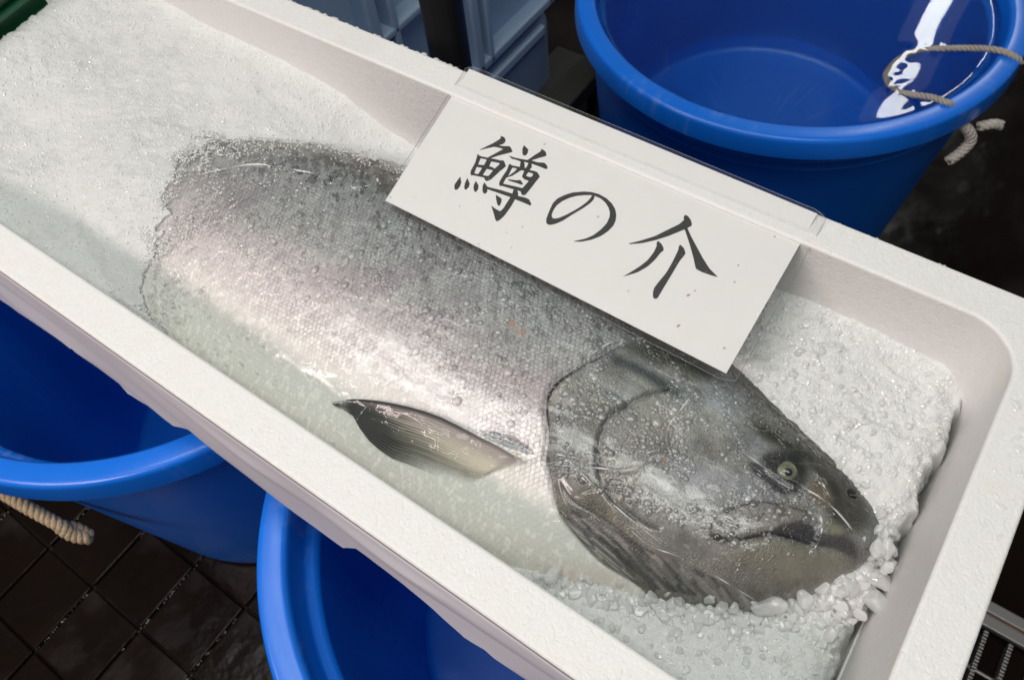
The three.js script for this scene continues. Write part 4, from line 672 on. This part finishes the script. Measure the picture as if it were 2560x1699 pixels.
// ---------------------------------------------------------------- steel pole, stand and crates behind the box
{
  const grain = pixelsTexture(128, 128, (u, v) => 0.35 + 0.3 * fbm(u * 90, v * 4, 3, 900)), dark = phys({ color: rgb(.05, .047, .045), metalness: 0.8, roughnessMap: grain, roughness: 1 });
  const p = thing('steel_pole', 'dark round steel pole standing just behind the far rim of the box', 'pole', [-0.5715, FLOOR, -0.432]);
  put('tube', new THREE.CylinderGeometry(0.0205, 0.0205, 0.8, 40).translate(0, 0.4, 0), dark, p);
  put('foot', new THREE.CylinderGeometry(0.03, 0.034, 0.02, 32).translate(0, 0.01, 0), dark, p);
  const plateMat = phys({ color: rgb(.085, .082, .075), metalness: 0.6, roughnessMap: grain, roughness: 1 });
  const s = thing('steel_stand', 'low dark steel stand between the pale blue crate and the water bucket', 'stand', [-0.735, FLOOR, -0.75]);
  put('plate', box(0.102, 0.004, 0.4, 0, 0.12, 0, 0.001), plateMat, s); put('rail', box(0.004, 0.03, 0.4, 0.05, 0.105, 0, 0.001), plateMat, s);
  for (const z of [-0.18, 0.18]) for (const x of [-0.04, 0.04]) put('leg', box(0.02, 0.12, 0.02, x, 0.06, z), plateMat, s);
  const q = thing('brown_post', 'short brown post at the end of the steel stand beside the water bucket', 'post', [-0.70, FLOOR, -0.985]);
  put('shaft', box(0.045, 0.2, 0.045, 0, 0.1, 0, 0.006), std({ color: rgb(.035, .02, .016), roughness: 0.6 }), q); put('cap', box(0.05, 0.012, 0.05, 0, 0.204, 0, 0.004), std({ color: rgb(.03, .018, .014), roughness: 0.6 }), q);
}
{
  const plastic = phys({ color: rgb(.46, .6, .78), roughness: 0.28, transmission: 0.2, ior: 1.49, specularIntensity: 0.8 });
  const c = thing('blue_crate', 'pale blue see-through plastic crate with upright ribs, behind the pole', 'crate', [-0.744, -0.352, -0.62]);
  put('wall', mergeGeometries([box(0.006, 0.36, 0.52, -0.026, 0.18, 0), box(0.4, 0.36, 0.006, -0.2, 0.18, -0.257), box(0.4, 0.36, 0.006, -0.2, 0.18, 0.257), box(0.006, 0.36, 0.52, -0.4, 0.18, 0)]), plastic, c);
  put('floor_panel', box(0.39, 0.006, 0.51, -0.21, 0.012, 0), plastic, c);
  for (const z of [0.25, 0.125, 0.092, -0.06, -0.088, -0.25]) put('rib', box(0.028, 0.36, z === -0.06 || z === 0.125 ? 0.018 : 0.012, -0.012, 0.18, z, 0.004), plastic, c);
  for (const [y, h] of [[0.008, 0.016], [0.174, 0.012], [0.352, 0.016]]) put('rail', box(0.03, h, 0.52, -0.013, y, 0, 0.004), plastic, c);
  const k = thing('blue_crate', 'darker blue plastic crate lower down, under the ribbed crate, rounded corner showing', 'crate', [-0.76, FLOOR + 0.001, -0.63]);
  put('wall', new RoundedBoxGeometry(0.38, 0.26, 0.52, 6, 0.035).translate(-0.18, 0.131, 0), phys({ color: rgb(.26, .36, .52), roughness: 0.3, transmission: 0.1, specularIntensity: 0.8 }), k);
  put('rim', mergeGeometries([box(0.012, 0.018, 0.44, 0.012, 0.235, 0, 0.004), box(0.012, 0.018, 0.44, 0.012, 0.03, 0, 0.004)]), plastic, k);
}
// ---------------------------------------------------------------- green basket at the left end
{
  const green = phys({ color: rgb(.012, .12, .055), roughness: 0.3, transmission: 0.1 });
  const b = thing('green_basket', 'green ridged plastic basket half buried at the left end of the ice', 'basket', [-0.913, -0.06, -0.13]); b.rotation.y = 0.13;
  put('wall', mergeGeometries([box(0.008, 0.07, 0.22, -0.004, 0.035, 0), box(0.18, 0.07, 0.008, -0.09, 0.035, -0.108), box(0.18, 0.07, 0.008, -0.09, 0.035, 0.108), box(0.17, 0.006, 0.21, -0.09, 0.01, 0)]), green, b);
  for (const y of [0.03, 0.052]) put('ridge', box(0.01, 0.007, 0.222, 0.002, y, 0), green, b);
  put('rim', mergeGeometries([box(0.02, 0.01, 0.236, 0.001, 0.072, 0, 0.004), box(0.18, 0.01, 0.02, -0.09, 0.072, -0.109, 0.004), box(0.18, 0.01, 0.02, -0.09, 0.072, 0.109, 0.004)]), phys({ color: rgb(.02, .2, .07), roughness: 0.3, transmission: 0.1 }), b);
}
scene.traverse((o) => { if (o.isMesh) { o.castShadow = true; o.receiveShadow = true; } });
renderer.render(scene, camera);
